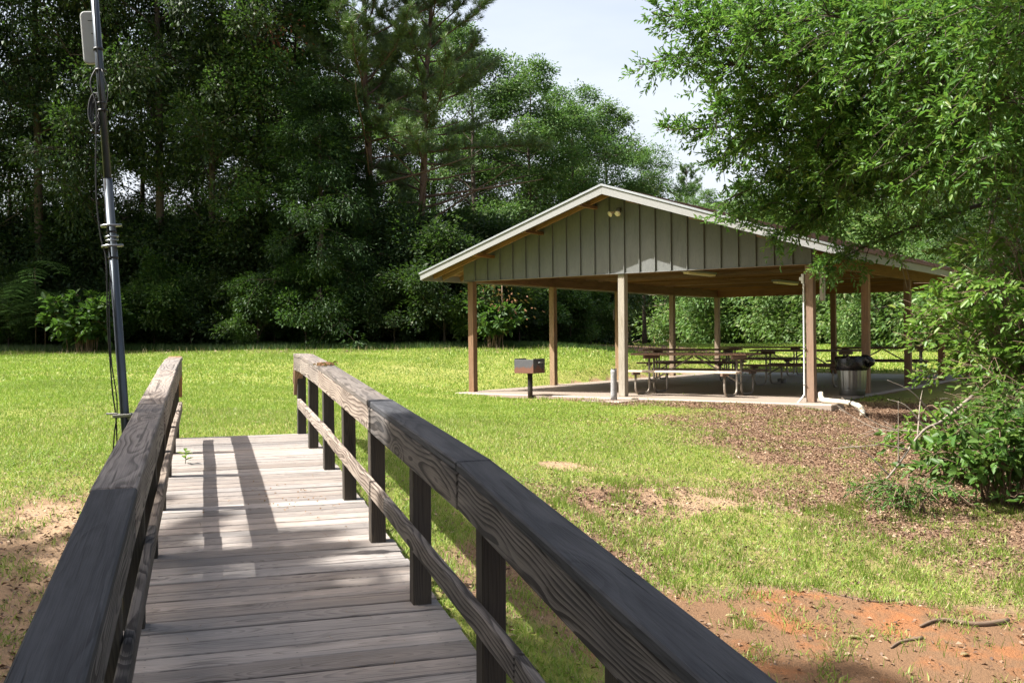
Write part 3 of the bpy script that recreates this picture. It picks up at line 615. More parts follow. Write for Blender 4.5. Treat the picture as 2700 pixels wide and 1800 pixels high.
# ------------------------------------------------------------------ leaning aerial mast clamped to the left rail
mx, my = ramp_xy(-.420, 5.8); mz = tz(mx, my)
mast = empty('aerial_mast', (mx, my, mz), 0, 'leaning grey steel mast clamped to the left handrail with cables', 'mast')
lx, ly = -.063, .004
zc = .72-mz
def mp(h_): return (lx*(h_-zc), ly*(h_-zc), h_)
topz = 3.25-mz
tube('lower_tube', [mp(-.25), mp(2.03-mz)], .0235, 'pole', mast, 20)
tube('upper_tube', [mp(1.98-mz), mp(topz)], .0205, 'pole', mast, 20)
def rail_pt(lat, q, z): x, y = ramp_xy(lat, q); return (x-mx, y-my, z-mz)
for zz, rr, th in ((1.775, .056, .006), (1.665, .057, .006), (1.715, .036, .005), (1.695, .034, .004)):
    zr = zz-mz; c = mp(zr); o = lathe('guy_ring', [(rr*.55, -th), (rr, -th), (rr, th), (rr*.55, th)], 24, 'galv', mast, loc=c); o.rotation_euler = (.06, lx, 0)
for zz in (1.74, 1.60, 2.62, 2.735, 2.40, 2.44): tube('cable_tie', [mp(zz-mz-.006), mp(zz-mz+.006)], .027, 'cable', mast, 14)
cz = .745-mz; c = Vector(mp(cz))
beam('clamp_arm', c+Vector((.02, 0, 0)), Vector(rail_pt(-.372, 5.78, .715)), .03, .035, 'galv', mast)
beam('clamp_arm', c+Vector((-.055, -.03, -.005)), c+Vector((.05, -.03, .0)), .012, .02, 'galv', mast)
beam('clamp_arm', c+Vector((-.055, .03, -.005)), c+Vector((.05, .03, .0)), .012, .02, 'galv', mast)
beam('clamp_bolt', c+Vector((-.085, -.045, .01)), c+Vector((-.02, -.045, .01)), .01, .01, 'galv', mast)
# panel aerial
pcen = Vector(mp(2.815-mz))+Vector((-.056, .062, 0))
bm = bmesh.new(); bmesh.ops.create_cube(bm, size=1); bmesh.ops.scale(bm, vec=(.10, .035, .288), verts=bm.verts)
ed = [e for e in bm.edges if abs((e.verts[0].co-e.verts[1].co).y) > .03]; bmesh.ops.bevel(bm, geom=ed, offset=.026, segments=5, affect='EDGES', profile=.5)
bmesh.ops.bevel(bm, geom=[e for e in bm.edges if e.calc_face_angle(0) > 1.0], offset=.007, segments=2, affect='EDGES', profile=.5)
me = bpy.data.meshes.new('aerial_panel'); bm.to_mesh(me); bm.free()
ap = ob('aerial_panel', me, 'panel', mast, pcen, (0, lx*1.1, .18))
for k in range(3): ob('printed_label', nbox(.03, .0015, .004, 0), 'dark_metal', ap, (.005+.012*k, -.0185, .09-.07*k))
for zz in (2.735, 2.62): beam('mount_bracket', Vector(mp(zz-mz)), Vector(mp(zz-mz))+Vector((-.03, .06, 0)), .03, .012, 'dark_metal', mast)
# cables
cb1 = [mp(2.66-mz), (mp(2.55-mz)[0]-.045, -.02, 2.55-mz), (mp(2.4-mz)[0]-.02, -.03, 2.42-mz), (mp(2.3-mz)[0]-.03, -.03, 2.25-mz), (mp(2.0-mz)[0]-.055, -.02, 1.95-mz), (mp(1.7-mz)[0]-.055, -.015, 1.72-mz),
       (mp(1.6-mz)[0]-.03, -.02, 1.58-mz), (mp(1.3-mz)[0]-.045, -.02, 1.25-mz), (mp(.9-mz)[0]-.05, -.02, .9-mz), (mp(.6-mz)[0]-.045, -.02, .6-mz), (-.05, -.02, .02)]
tube('cable', smooth_path(cb1), .0042, 'cable', mast, 6)
cb2 = [mp(1.60-mz), (mp(1.4-mz)[0]-.028, -.02, 1.4-mz), (mp(1.1-mz)[0]-.036, -.03, 1.05-mz), (mp(.8-mz)[0]-.025, -.03, .8-mz), (-.055, -.03, .5-mz), (-.035, -.03, .02)]
tube('cable', smooth_path(cb2), .0036, 'cable', mast, 6)
cb3 = [(mp(2.62-mz)[0]+.02, -.015, 2.62-mz), (mp(2.5-mz)[0]+.045, -.02, 2.5-mz), (mp(2.42-mz)[0]+.03, -.02, 2.42-mz), mp(2.36-mz)]
tube('cable', smooth_path(cb3), .003, 'cable', mast, 6)
tube('cable', [Vector(mp(h_-mz))+Vector((.004, -.0235, 0)) for h_ in (3.2, 2.9, 2.6, 2.4)], .0035, 'cable', mast, 6)
for k in range(7):
    cz2 = 2.41-mz; ctr = Vector(mp(cz2))+Vector((-.043+.002*k, -.012+.006*k, -.01*k*.4)); rx = .030+.0015*(k % 3); rz = .088+.006*(k % 4)
    tube('cable_coil', [ctr+Vector((math.cos(t)*rx, math.sin(t)*rx*.5, math.sin(t)*rz)) for t in np.linspace(0, 6.283, 21)], .0038, 'cable', mast, 5)

# ------------------------------------------------------------------ pavilion
slab_me = cbox(7.72, 13.3, .26, .015)
pv = empty('picnic_pavilion', (PX, PY, 0), PA, 'open picnic pavilion with grey board-and-batten gable and brown timber posts', 'pavilion')
ob('slab', nbox(7.62, 13.25, .26, .015), 'concrete', pv, (3.59, 6.25, -.13))
PS = [-.07, 3.59, 7.25]; PWc = [.07+BS*j for j in range(5)]
for i, s in enumerate(PS):
    for j, w in enumerate(PWc):
        if i == 1 and j in (1, 2, 3): continue
        m = 'pav_pale' if (i, j) == (1, 0) else 'pav_mid' if i == 0 and j > 0 else 'pav_post'
        z0 = 0.0
        o = beam('post', (s, w, z0), (s+R.uniform(-.01, .01), w, 2.335), .14, .14, m, pv, .006)
ob('footing', nbox(.62, .62, .2, .015), 'concrete', pv, (7.45, -.12, -.101))
ob('footing', nbox(.85, .85, .12, .01), 'concrete', pv, (3.75, -.62, -.085))
for w, nm in ((.07, 1), (PWc[4], 1)): beam('beam', (-.14, w, 2.455), (7.32, w, 2.455), .09, .235, 'pav_beam', pv)
for s in (-.07, 7.25): beam('beam', (s, .115, 2.452), (s, 12.45, 2.452), .086, .24, 'pav_beam', pv)
for k in range(21):
    w = .35+k*.605; beam('ceiling_joist', (-.02, w, 2.585), (7.2, w, 2.585), .038, .09, 'ceil', pv)
for k in range(24):
    s = .0+k*.30; beam('ceiling_board', (s+.15, .1, 2.642), (s+.15, 12.45, 2.642), .296, .018, 'ceil', pv, share=False)
# roof planes
SL = .3235; RS = 3.59; TIP = 4.47; ZT = 2.515                  # tip fascia top height, at s = RS -+ TIP
def rz_(s): return ZT+SL*(TIP-abs(s-RS))
W0, W1 = -.67, 13.22
cs = math.cos(math.atan(SL)); ang = math.atan(SL)
for sg in (-1, 1):
    npl = 33; stp = TIP/npl
    for k in range(npl):
        s = RS+sg*(k+.5)*stp
        o = ob('roof_plank', cbox(stp/cs-.004, W1-W0-.06, .018, 0), 'ceil', pv, (s, (W0+W1)/2, rz_(s)-.012), (0, sg*ang, 0))
    # shingle courses
    V = []; Fq = []; nc = 32; st = (TIP+.03)/nc
    for k in range(nc):
        s0 = RS+sg*k*st; s1 = RS+sg*(k+1)*st+sg*.012
        za = rz_(s0)+.004; zb = rz_(s1)+.022
        ns = 46; ws = np.linspace(W0-.03, W1+.03, ns+1)
        for j in range(ns):
            dz = R.uniform(-.002, .004); e = R.uniform(-.008, .008)*sg; o_ = len(V)
            V += [(s0, ws[j], za), (s0, ws[j+1]-.006, za), (s1+e, ws[j+1]-.006, zb+dz), (s1+e, ws[j], zb+dz), (s1+e, ws[j], zb-.016), (s1+e, ws[j+1]-.006, zb-.016)]
            f1 = (o_, o_+1, o_+2, o_+3) if sg < 0 else (o_+3, o_+2, o_+1, o_); Fq += [f1, (o_+3, o_+2, o_+5, o_+4)]
    prop(ob('shingle_courses', pyd('shingle_courses', V, Fq), 'shingle', pv), None, None, None, 'stuff')
    # rake fascia boards front/back, drip edge, eave fascia
    for w in (W0, W1):
        s0 = RS+sg*.001; s1 = RS+sg*TIP; fh = .152
        V = []; th = .028
        for ww in (w-th/2, w+th/2):
            V += [(s0, ww, rz_(s0)-.005), (s1, ww, rz_(s1)-.005), (s1, ww, rz_(s1)-.005-fh*.86), (s0, ww, rz_(s0)-.005-fh*1.08)]
        Fb = [(0, 1, 2, 3), (7, 6, 5, 4), (0, 4, 5, 1), (1, 5, 6, 2), (2, 6, 7, 3), (3, 7, 4, 0)]
        ob('rake_fascia', pyd('rake_fascia', V, Fb), 'fascia', pv)
        V = []
        d_ = -1 if w < 5 else 1
        for ww in (w+d_*.016, w+d_*.034):
            V += [(s0, ww, rz_(s0)+.022), (s1+sg*.02, ww, rz_(s1+sg*.02)+.022), (s1+sg*.02, ww, rz_(s1)-.018), (s0, ww, rz_(s0)-.018)]
        ob('drip_edge', pyd('drip_edge', V, Fb), 'drip', pv)
    beam('eave_fascia', (RS+sg*(TIP-.005), W0+.03, ZT-.075), (RS+sg*(TIP-.005), W1-.03, ZT-.075), .026, .14, 'fascia_dark', pv)
    for k in range(22):
        w = .03+k*.605; s_in = RS+sg*3.7; s_out = RS+sg*(TIP-.025)
        beam('rafter_tail', (s_in, w, rz_(s_in)-.075), (s_out, w, rz_(s_out)-.075), .038, .10, 'ceil', pv)
    for s in ((.56, 1.80, 3.06) if sg < 0 else (4.12, 5.38, 6.62)):
        for ww in ((W0+.02, .0), (12.6, W1-.02)):
            beam('lookout', (s, ww[0], rz_(s)-.150), (s, ww[1], rz_(s)-.150), .085, .06, 'ceil', pv)
    beam('rafter', (RS+sg*.02, -.30, rz_(RS)-.11), (RS+sg*(TIP-.05), -.30, rz_(RS+sg*(TIP-.05))-.072), .038, .09, 'ceil', pv)
# gables: separate panel boards with proud battens
bat = [.08+.328*k for k in range(-1, 24)]
edges = [-.235]+[b_ for b_ in bat if -.1 < b_ < 7.3]+[7.345]
for w, d_ in ((-.012, -1), (12.60, 1)):
    for a, b_ in zip(edges[:-1], edges[1:]):
        zb = 2.352; pts = [(a+.001, zb), (b_-.001, zb), (b_-.001, rz_(b_)-.03)]
        if a < RS < b_: pts.append((RS, rz_(RS)-.03))
        pts.append((a+.001, rz_(a)-.03)); n = len(pts)
        V = [(s, w+d_*.008, z) for s, z in pts]+[(s, w-d_*.008, z) for s, z in pts]
        Fb = [tuple(range(n)), tuple(range(2*n-1, n-1, -1))]+[(i, i+n, (i+1) % n+n, (i+1) % n) for i in range(n)]
        ob('gable_panel', pyd('gable_panel', V, Fb), 'gable', pv)
    for b_ in edges[1:-1]:
        beam('batten', (b_, w+d_*.0175, 2.352), (b_, w+d_*.0175, rz_(b_)-.035), .018, .045, 'gable', pv, .002, roll=math.pi/2 if False else 0)
    beam('gable_base_trim', (-.235, w+d_*.016, 2.345), (7.345, w+d_*.016, 2.345), .034, .012, 'gable', pv, .002)
# twin flood light
fl = ob('flood_light_base', nbox(.09, .05, .09, .008), 'dark_metal', pv, (3.59, -.055, 3.55))
for sx, yw, pt in ((-1, .55, .35), (1, -.15, .25)):
    d = Vector((sx*.05+(-.3 if sx < 0 else .10), -.8, -.45)).normalized(); c0 = Vector((sx*.05, -.05, -.02)); c1 = c0+d*.05; c2 = c1+d*.085
    V, Fb = tube_vf([c0, c1, c1+d*.015, c1+d*.05, c2, c2+d*.006], [.012, .016, .022, .040, .056, .056], 18)
    ob('flood_lamp', pyd('flood_lamp', V, Fb, True), 'lamp', fl)
# ceiling strip lights (unlit)
for w0, w1 in ((2.41, 3.85), (7.47, 9.0)):
    o = beam('strip_light', (3.75, w0, 2.515), (3.75, w1, 2.515), .17, .05, 'fascia', pv, .008)
    ob('diffuser', nbox(w1-w0-.1, .14, .05, .012), 'diffuser', o, (0.02, 0, -.04))
# electrics on the front right post
tube('conduit', smooth_path([(7.155, -.02, 2.02), (7.16, -.025, 1.95), (7.155, -.015, 1.8), (7.155, -.015, .25), (7.15, -.03, .12), (7.06, -.20, -.06)]), .016, 'conduit', pv, 8)
jb = ob('junction_box', nbox(.05, .10, .16, .008), 'conduit', pv, (7.135, .03, 2.1)); ob('outlet_knob', nbox(.05, .045, .06, .012), 'conduit', jb, (-.045, 0, .0))
for zz in (1.72, .92, .3): ob('conduit_strap', nbox(.045, .05, .014, .003), 'galv', pv, (7.162, -.012, zz))
ob('meter_box', nbox(.05, .16, .28, .006), 'dark_metal', pv, (-.165, PWc[2], 1.72))
beam('downspout', (7.44, .1, 2.42), (7.44, .1, 1.72), .07, .09, 'downspout', pv, .006)

# drain pipe at the foot of the right corner post
dp = [pav_xy(7.42, .02)+(.16,), pav_xy(7.47, -.05)+(.06,)]+[pav_xy(s_, w_)+(max(tz(*pav_xy(s_, w_))+.05, z_),) for s_, w_, z_ in ((7.62, -.1, .04), (7.9, -.12, .02), (8.12, -.2, -.02), (8.24, -.42, -.09), (8.32, -.68, -.20))]
dr = tube('drain_pipe', smooth_path(dp, 8), .043, 'pvc', None, 14); prop(dr, 'cream plastic drain pipe curving down from the pavilion corner post', 'drain pipe')
jt = smooth_path(dp, 8)[26]; jn = smooth_path(dp, 8)[27]
tube('pipe_joint', [jt, jn], .047, 'dark_metal', dr, 14)

# ------------------------------------------------------------------ picnic tables
def pipe_u(side):
    """one bent pipe: table top down to the floor, out and up to the bench"""
    pts = [(0, side*.10, .745), (0, side*.10, .2)]
    for k in range(7):
        a = math.pi/2*k/6; pts.append((0, side*(.10+.13*(1-math.cos(a))), .155-.13*math.sin(a)))
    for k in range(7):
        a = math.pi/2*k/6; pts.append((0, side*(.54+.13*math.sin(a)), .155-.13*math.cos(a)))
    pts += [(0, side*.67, .42)]; return pts
def picnic_table(s, w, rot, label, pale=False, block=False):
    x, y = pav_xy(s, w); t = empty('picnic_table', (x, y, 0.001), PA+rot, label, 'picnic table', 'picnic tables under the pavilion')
    for k in range(5): ob('top_board', cbox(2.44, .138, .042, .006), 'table', t, (R.uniform(-.012, .012), (k-2)*.146, .79), (0, 0, R.uniform(-.002, .002)))
    for sd in (-1, 1):
        for k in range(2): ob('bench_board', cbox(2.44, .135, .04, .006), 'bench_pale' if pale and sd < 0 else 'table', t, (R.uniform(-.012, .012), sd*(.66+k*.142-.07), .462+R.uniform(-.003, .003)), (0, R.uniform(-.003, .003), 0))
    for ex in (-.93, .93):
        for sd in (-1, 1):
            tube('pipe_leg', pipe_u(sd), .0215, 'pipe_steel', t, 10, loc=(ex, 0, 0))
            ob('bench_bracket', cbox(.05, .28, .05, .006), 'table', t, (ex, sd*.66, .417))
        ob('top_bearer', cbox(.05, .66, .07, .012), 'table', t, (ex, 0, .733))
        ob('cross_bar', cbox(.04, .22, .035, .004), 'pipe_steel', t, (ex, 0, .235))
        sg = 1 if ex > 0 else -1
        tube('brace', [(ex-sg*.01, 0, .25), (sg*.03, 0, .745)], .0165, 'pipe_steel', t, 8)
    if block: ob('foot_block', nbox(.16, .12, .1, .006), 'dark_metal', t, (-.93, .67, .06))
    return t
picnic_table(4.52, 1.22, 0.0, 'picnic table with sun-bleached front bench, nearest the pavilion front', True)
picnic_table(5.25, 5.45, -.10, 'dark picnic table behind the right corner post, second row back', False, True)
picnic_table(1.75, 6.9, .14, 'picnic table on the left side, its end beside the left row of posts', False)
picnic_table(5.75, 9.7, .05, 'dark picnic table far right, just behind the trash can', False)
picnic_table(2.05, 11.0, .0, 'farthest picnic table at the back left of the pavilion', False)

# ------------------------------------------------------------------ trash can
x, y = pav_xy(7.24, 2.32)
tcn = empty('trash_can', (x, y, .001), PA, 'galvanised ribbed trash can lined with a black bag behind the corner post', 'trash can')
def canwob(i, j): return (.03 if (j % 4) in (0, 1) else 0) if 3 <= i <= 6 else 0
lathe('can_body', [(.225, 0), (.232, .01), (.236, .10), (.24, .135), (.243, .15), (.262, .56), (.265, .60), (.268, .66), (.274, .665), (.274, .68), (.255, .68)], 80, 'galv', tcn, canwob)
for zz in (.10, .135): lathe('hoop', [(.236, zz-.006), (.244, zz), (.236, zz+.006)], 48, 'galv', tcn)
def bagwob(i, j): return .05*math.sin(j*1.1+i*1.7)*(i > 0)+.035*math.sin(j*2.7+i)
lathe('bag_liner', [(.270, .47), (.295, .50), (.302, .58), (.300, .68), (.285, .725), (.262, .735), (.245, .70), (.23, .62), (.05, .60)], 44, 'plastic_black', tcn, bagwob)
V, Fb = tube_vf(smooth_path([(.20, -.05, .70), (.29, -.06, .69), (.36, -.05, .63), (.34, -.04, .58), (.27, -.03, .56)], 4), [.06, .06, .065, .07, .07, .07, .075, .08, .08, .075, .07, .06, .05, .05, .045, .04, .03][:17], 10)
ob('bag_flap', pyd('bag_flap', V, Fb, True), 'plastic_black', tcn)

# ------------------------------------------------------------------ pedestal grill
x, y = pav_xy(1.75, -.42); gz = tz(x, y)
gr = empty('pedestal_grill', (x, y, gz), PA-.03, 'rusting grey steel pedestal grill beside the pavilion', 'grill')
tube('pedestal', [(0, 0, -.15), (0, 0, .52)], .05, 'dark_metal', gr, 18)
bz = .64; V = []
fb = ob('fire_box', nbox(.47, .012, .27, .003), 'grill', gr, (0, -.20, bz))
ob('box_panel', nbox(.47, .38, .012, .003), 'grill', gr, (0, -.005, bz-.13))
for sx in (-1, 1):
    ob('box_panel', nbox(.012, .38, .285, .003), 'grill', gr, (sx*.229, -.008, bz+.01))
    for k in range(3): ob('slot_tab', nbox(.014, .035, .018, .002), 'dark_metal', gr, (sx*.237, .10, bz+.04-.055*k), (.5, 0, 0))
    tube('grate_handle', [(sx*.20, -.06, bz+.07), (sx*.30, -.07, bz+.075), (sx*.31, .03, bz+.08)], .012, 'galv', gr, 8)
for k in range(9): tube('grate_bar', [(-.20+.05*k, -.19, bz+.07), (-.20+.05*k, .17, bz+.07)], .005, 'dark_metal', gr, 6)

# ------------------------------------------------------------------ broken bollard pipe on the pad
x, y = pav_xy(3.80, -.66)
bo = empty('bollard_pipe', (x, y, -.03), .2, 'short mottled grey pipe stub with a ragged top in front of the centre post', 'bollard')
lathe('pipe', [(.060, 0), (.058, .1), (.057, .3), (.055, .45), (.057, .52), (.053, .56)], 22, 'stubpipe', bo, lambda i, j: .06*math.sin(j*1.9+i*2.1))
ob('broken_rim', arr('broken_rim', *leaf_vf(np.array([[.04*math.cos(a), .04*math.sin(a), .545] for a in np.arange(9)*.7]), np.array([[.3*math.cos(a), .3*math.sin(a), 1] for a in np.arange(9)*.7]), np.array([[math.cos(a), math.sin(a), 0] for a in np.arange(9)*.7]), NR.uniform(.03, .07, 9), .04)), 'stubpipe', bo)

# ------------------------------------------------------------------ far fence, light pole, hydrant post
fz = lambda X, Y: tz(X, Y)
fe = empty('rail_fence', (14.0, 78, 0), 0, 'low wooden post-and-rail fence across the far end of the lawn', 'fence')
fpx = [11.2, 12.3, 13.3, 14.1, 14.9, 15.45, 15.75]
for k, X in enumerate(fpx):
    g = fz(X, 78+.2*k); beam('fence_post', (X-14, .2*k, g-.3), (X-14, .2*k, g+.62), .15, .15, 'fence', fe, .02)
for a in range(len(fpx)-1):
    g0 = fz(fpx[a], 78+.2*a); g1 = fz(fpx[a+1], 78+.2*a+.2); beam('fence_rail', (fpx[a]-14, .2*a-.02, g0+.66), (fpx[a+1]-14, .2*a+.18, g1+.66), .14, .09, 'fence', fe, .01)
Xp, Yp = 14.75, 79.5; lp = empty('light_pole', (Xp, Yp, fz(Xp, Yp)), 0, 'slim pale utility pole behind the far fence', 'pole')
tube('pole', [(0, 0, -.3), (.0, 0, 2), (-.25, 0, 9)], [.12, .11, .08], 'conduit', lp, 10); ob('meter_box', nbox(.3, .2, .45, .02), 'conduit', lp, (.15, -.2, 1.0))
tube('conduit', [(.14, -.12, -.2), (.14, -.12, 2.4)], .05, 'galv', lp, 8)
Xh, Yh = 16.2, 79.0; hy = empty('water_spigot_post', (Xh, Yh, fz(Xh, Yh)), 0, 'small red and white post at the end of the far fence', 'post')
tube('post', [(0, 0, -.2), (0, 0, .8)], [.16, .14], 'red', hy, 12); ob('cap', nbox(.42, .3, .2, .04), 'red', hy, (0, 0, .9)); ob('sign_plate', nbox(.2, .03, .5, .01), 'white', hy, (-.25, -.12, .55))

# ------------------------------------------------------------------ trees
def grow(seed, H, base, rad, nlimb, nspray_leaf, leaf_l, leaf_w, prof, up=(15, 50), trunk_r=.16, spray=.55, flat=.55, droop=0.0, sub=5, lean=(0, 0), bare=0, dens_in=1.0):
    """trunk+limbs as tubes, leaves as sprays round the twig ends; returns (tube items, leaf V, F)"""
    r = random.Random(seed); nr = np.random.default_rng(seed); items = []; cen = []; outw = []
    tp = []; n = 9
    for i in range(n):
        t = i/(n-1); tp.append(Vector((lean[0]*t*H+r.uniform(-.05, .05)*H*.12*t, lean[1]*t*H+r.uniform(-.05, .05)*H*.12*t, -.3+(H*.95+.3)*t)))
    tr = [trunk_r*(1-.88*(i/(n-1)))*(1.35 if i == 0 else 1) for i in range(n)]; items.append((tp, tr))
    def trunk_at(z):
        t = min(max((z+.3)/(H*.95+.3), 0), 1)*(n-1); i = min(int(t), n-2); return tp[i].lerp(tp[i+1], t-i), tr[i]+(tr[i+1]-tr[i])*(t-i)
    for k in range(nlimb):
        f = (k+r.random())/nlimb; z = base+(H*.96-base)*f; p0, r0 = trunk_at(z); az = k*2.39996+r.uniform(-.5, .5)
        L = rad*prof(f)*r.uniform(.7, 1.12); el = math.radians(r.uniform(*up)); d = Vector((math.cos(az)*math.cos(el), math.sin(az)*math.cos(el), math.sin(el)))
        pts = [p0]; m = 5; dd = d.copy()
        for i in range(1, m+1):
            dd = (dd+Vector((r.uniform(-.18, .18), r.uniform(-.18, .18), r.uniform(-.12, .12)-droop*.12))).normalized(); pts.append(pts[-1]+dd*(L/m))
        rr = min(max(.011*L, .012), r0*.6); items.append((pts, [rr*(1-.85*i/m) for i in range(m+1)]))
        if bare and k < bare: continue
        for j in range(sub):
            t = r.uniform(.28, 1.0)*m; i = min(int(t), m-1); q0 = pts[i].lerp(pts[i+1], t-i)
            d2 = (dd+Vector((r.gauss(0, .75), r.gauss(0, .75), r.gauss(.05, .45)-droop*.3))).normalized(); l2 = L*r.uniform(.18, .42)+.25
            q1 = q0+d2*l2*.5+Vector((0, 0, r.uniform(-.05, .08))); q2 = q0+d2*l2+Vector((0, 0, -droop*.15*l2)); items.append(([q0, q1, q2], [rr*.45, rr*.3, .004]))
            for c in (q1.lerp(q2, .3), q2): cen.append(c); outw.append(d2)
        cen.append(pts[-1]); outw.append(dd)
    cen = np.array([tuple(c) for c in cen]); outw = np.array([tuple(c) for c in outw]); ns = len(cen); M_ = nspray_leaf
    sz = spray*nr.uniform(.6, 1.35, ns)
    P = nr.normal(0, 1, (ns, M_, 3)); P = unit(P)*nr.uniform(.25, 1, (ns, M_, 1))**.6; P *= sz[:, None, None]*np.array([1, 1, flat])
    Cn = (cen[:, None, :]+P).reshape(-1, 3)
    A = P+outw[:, None, :]*sz[:, None, None]*.6+nr.normal(0, .35, P.shape)*sz[:, None, None]; A[..., 2] -= .15*sz[:, None]; A = A.reshape(-1, 3)
    N = nr.normal(0, .55, (ns*M_, 3)); N[:, 2] += 1.0; nl = len(Cn)
    Ls = leaf_l*nr.uniform(.7, 1.3, nl); V, F = leaf_vf(Cn, A, N, Ls, Ls*leaf_w/leaf_l*nr.uniform(.8, 1.2, nl)); return items, V, F
def pine(seed, H, base, rad, nlimb, lean=(0, 0)):
    r = random.Random(seed); nr = np.random.default_rng(seed); items = []; tc_ = []; td = []
    n = 10; tp = [Vector((lean[0]*(i/(n-1))**1.3*H+r.uniform(-.06, .06), lean[1]*(i/(n-1))*H+r.uniform(-.06, .06), -.3+(H+.3)*i/(n-1))) for i in range(n)]
    tr = [.17*(1-.9*i/(n-1))+.012 for i in range(n)]; items.append((tp, tr))
    for k in range(nlimb):
        f = k/(nlimb-1); z = base+(H*.985-base)*f; t = (z+.3)/(H+.3)*(n-1); i = min(int(t), n-2); p0 = tp[i].lerp(tp[i+1], t-i); az = k*2.39996+r.uniform(-.5, .5)
        L = rad*(1-f)**.55*r.uniform(.55, 1.15)+.35; el = math.radians(r.uniform(-5, 22)+40*f**2)
        dead = f < .14 and r.random() < .7
        d = Vector((math.cos(az)*math.cos(el), math.sin(az)*math.cos(el), math.sin(el))); pts = [p0]
        for j in range(5): d = (d+Vector((r.uniform(-.14, .14), r.uniform(-.14, .14), r.uniform(-.06, .17)))).normalized(); pts.append(pts[-1]+d*L/5)
        rr = .010*L+.008; items.append((pts, [rr*(1-.8*j/5) for j in range(6)]))
        if dead: continue
        tc_.append(pts[-1]); td.append(d)
        for j in range(max(3, int(L*9.0))):
            t2 = r.uniform(.3, 1.0)*5; i2 = min(int(t2), 4); q0 = pts[i2].lerp(pts[i2+1], t2-i2)
            d2 = (d*.8+Vector((r.gauss(0, .7), r.gauss(0, .7), r.uniform(-.1, .6)))).normalized(); l2 = r.uniform(.2, .6)*min(1, L/1.6); q1 = q0+d2*l2
            d3 = (d2+Vector((0, 0, .5))).normalized(); items.append(([q0, q1, q1+d3*.12], [.012, .009, .005])); tc_.append(q1+d3*.1); td.append(d3)
            if r.random() < .6: tc_.append(q0.lerp(q1, .55)); td.append(d2)
    tc_ = np.array([tuple(c) for c in tc_]); td = np.array([tuple(c) for c in td]); nt_ = len(tc_); K = 60
    A = nr.normal(0, .62, (nt_, K, 3))+td[:, None, :]*.75+np.array([0, 0, .15]); A = unit(A).reshape(-1, 3)
    Cn = (tc_[:, None, :]-td[:, None, :]*nr.uniform(0, .16, (nt_, K, 1))).reshape(-1, 3); N = nr.normal(0, 1, Cn.shape)
    V, F = leaf_vf(Cn, A, N, nr.uniform(.17, .28, len(Cn)), .016, .1); return items, V, F
_var = {}
def variant(key, fn, bark):
    items, V, F = fn(); _var[key] = (tubes_me('trunk', items, 6), arr('crown', V, F), bark)
rnd_prof = lambda f: max(.25, math.sin(math.pi*min(1, .18+.8*f))**.7)
col_prof = lambda f: .55+.45*math.sin(math.pi*(.2+.75*f))
con_prof = lambda f: (1-f)**.7*.95+.1
for k in range(4): variant('oak%d' % k, lambda k=k: grow(100+k, 13, 2.2, 3.6, 28, 88, .135, .062, rnd_prof, (5, 48), .17, .62, .6, .35, 7, ((k-1.5)*.012, .01)), 'bark')
for k in range(2): variant('tall%d' % k, lambda k=k: grow(140+k, 15, 4.0, 3.0, 26, 88, .13, .06, col_prof, (15, 55), .19, .6, .6, .2, 7, ((k-.5)*.02, 0)), 'bark')
variant('cedar', lambda: grow(160, 10, .8, 2.5, 46, 85, .13, .035, con_prof, (-10, 30), .15, .42, .8, .8, 6), 'bark')
variant('pine0', lambda: pine(171, 17.0, 4.4, 4.3, 60, (.050, 0)), 'pine_bark')
variant('pine1', lambda: pine(172, 17.5, 5.5, 3.8, 60, (-.02, 0)), 'pine_bark')
for k in range(3): variant('bush%d' % k, lambda k=k: grow(180+k, 3.6, .25, 1.9, 20, 60, .15, .075, rnd_prof, (10, 65), .06, .5, .75, .25, 6), 'bark')
variant('shade', lambda: grow(190, 13, 1.6, 2.7, 46, 120, .24, .14, rnd_prof, (5, 48), .2, .8, .8, .2, 7), 'bark')
for k in range(2): variant('thicket%d' % k, lambda k=k: grow(195+k, 3.4, .05, 2.0, 34, 70, .115, .055, lambda f: .75+.25*math.sin(3.1*f)-.35*f*f, (-12, 50), .06, .5, .8, .5, 7), 'bark')
def tree(name, key, x, y, sc, rz, lf, label, cat='tree', group=None, zs=None):
    g = tz(x, y); tm, cm, bk = _var[key]
    t = empty(name, (x, y, g), rz, label, cat, group); t.scale = (sc, sc, zs or sc)
    ob('trunk', tm, bk, t); ob('crown', cm, lf, t); return t
def wx(px, y): return (px-1350)/2625*y
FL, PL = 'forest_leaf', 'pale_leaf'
G1 = 'forest trees beyond the lawn'
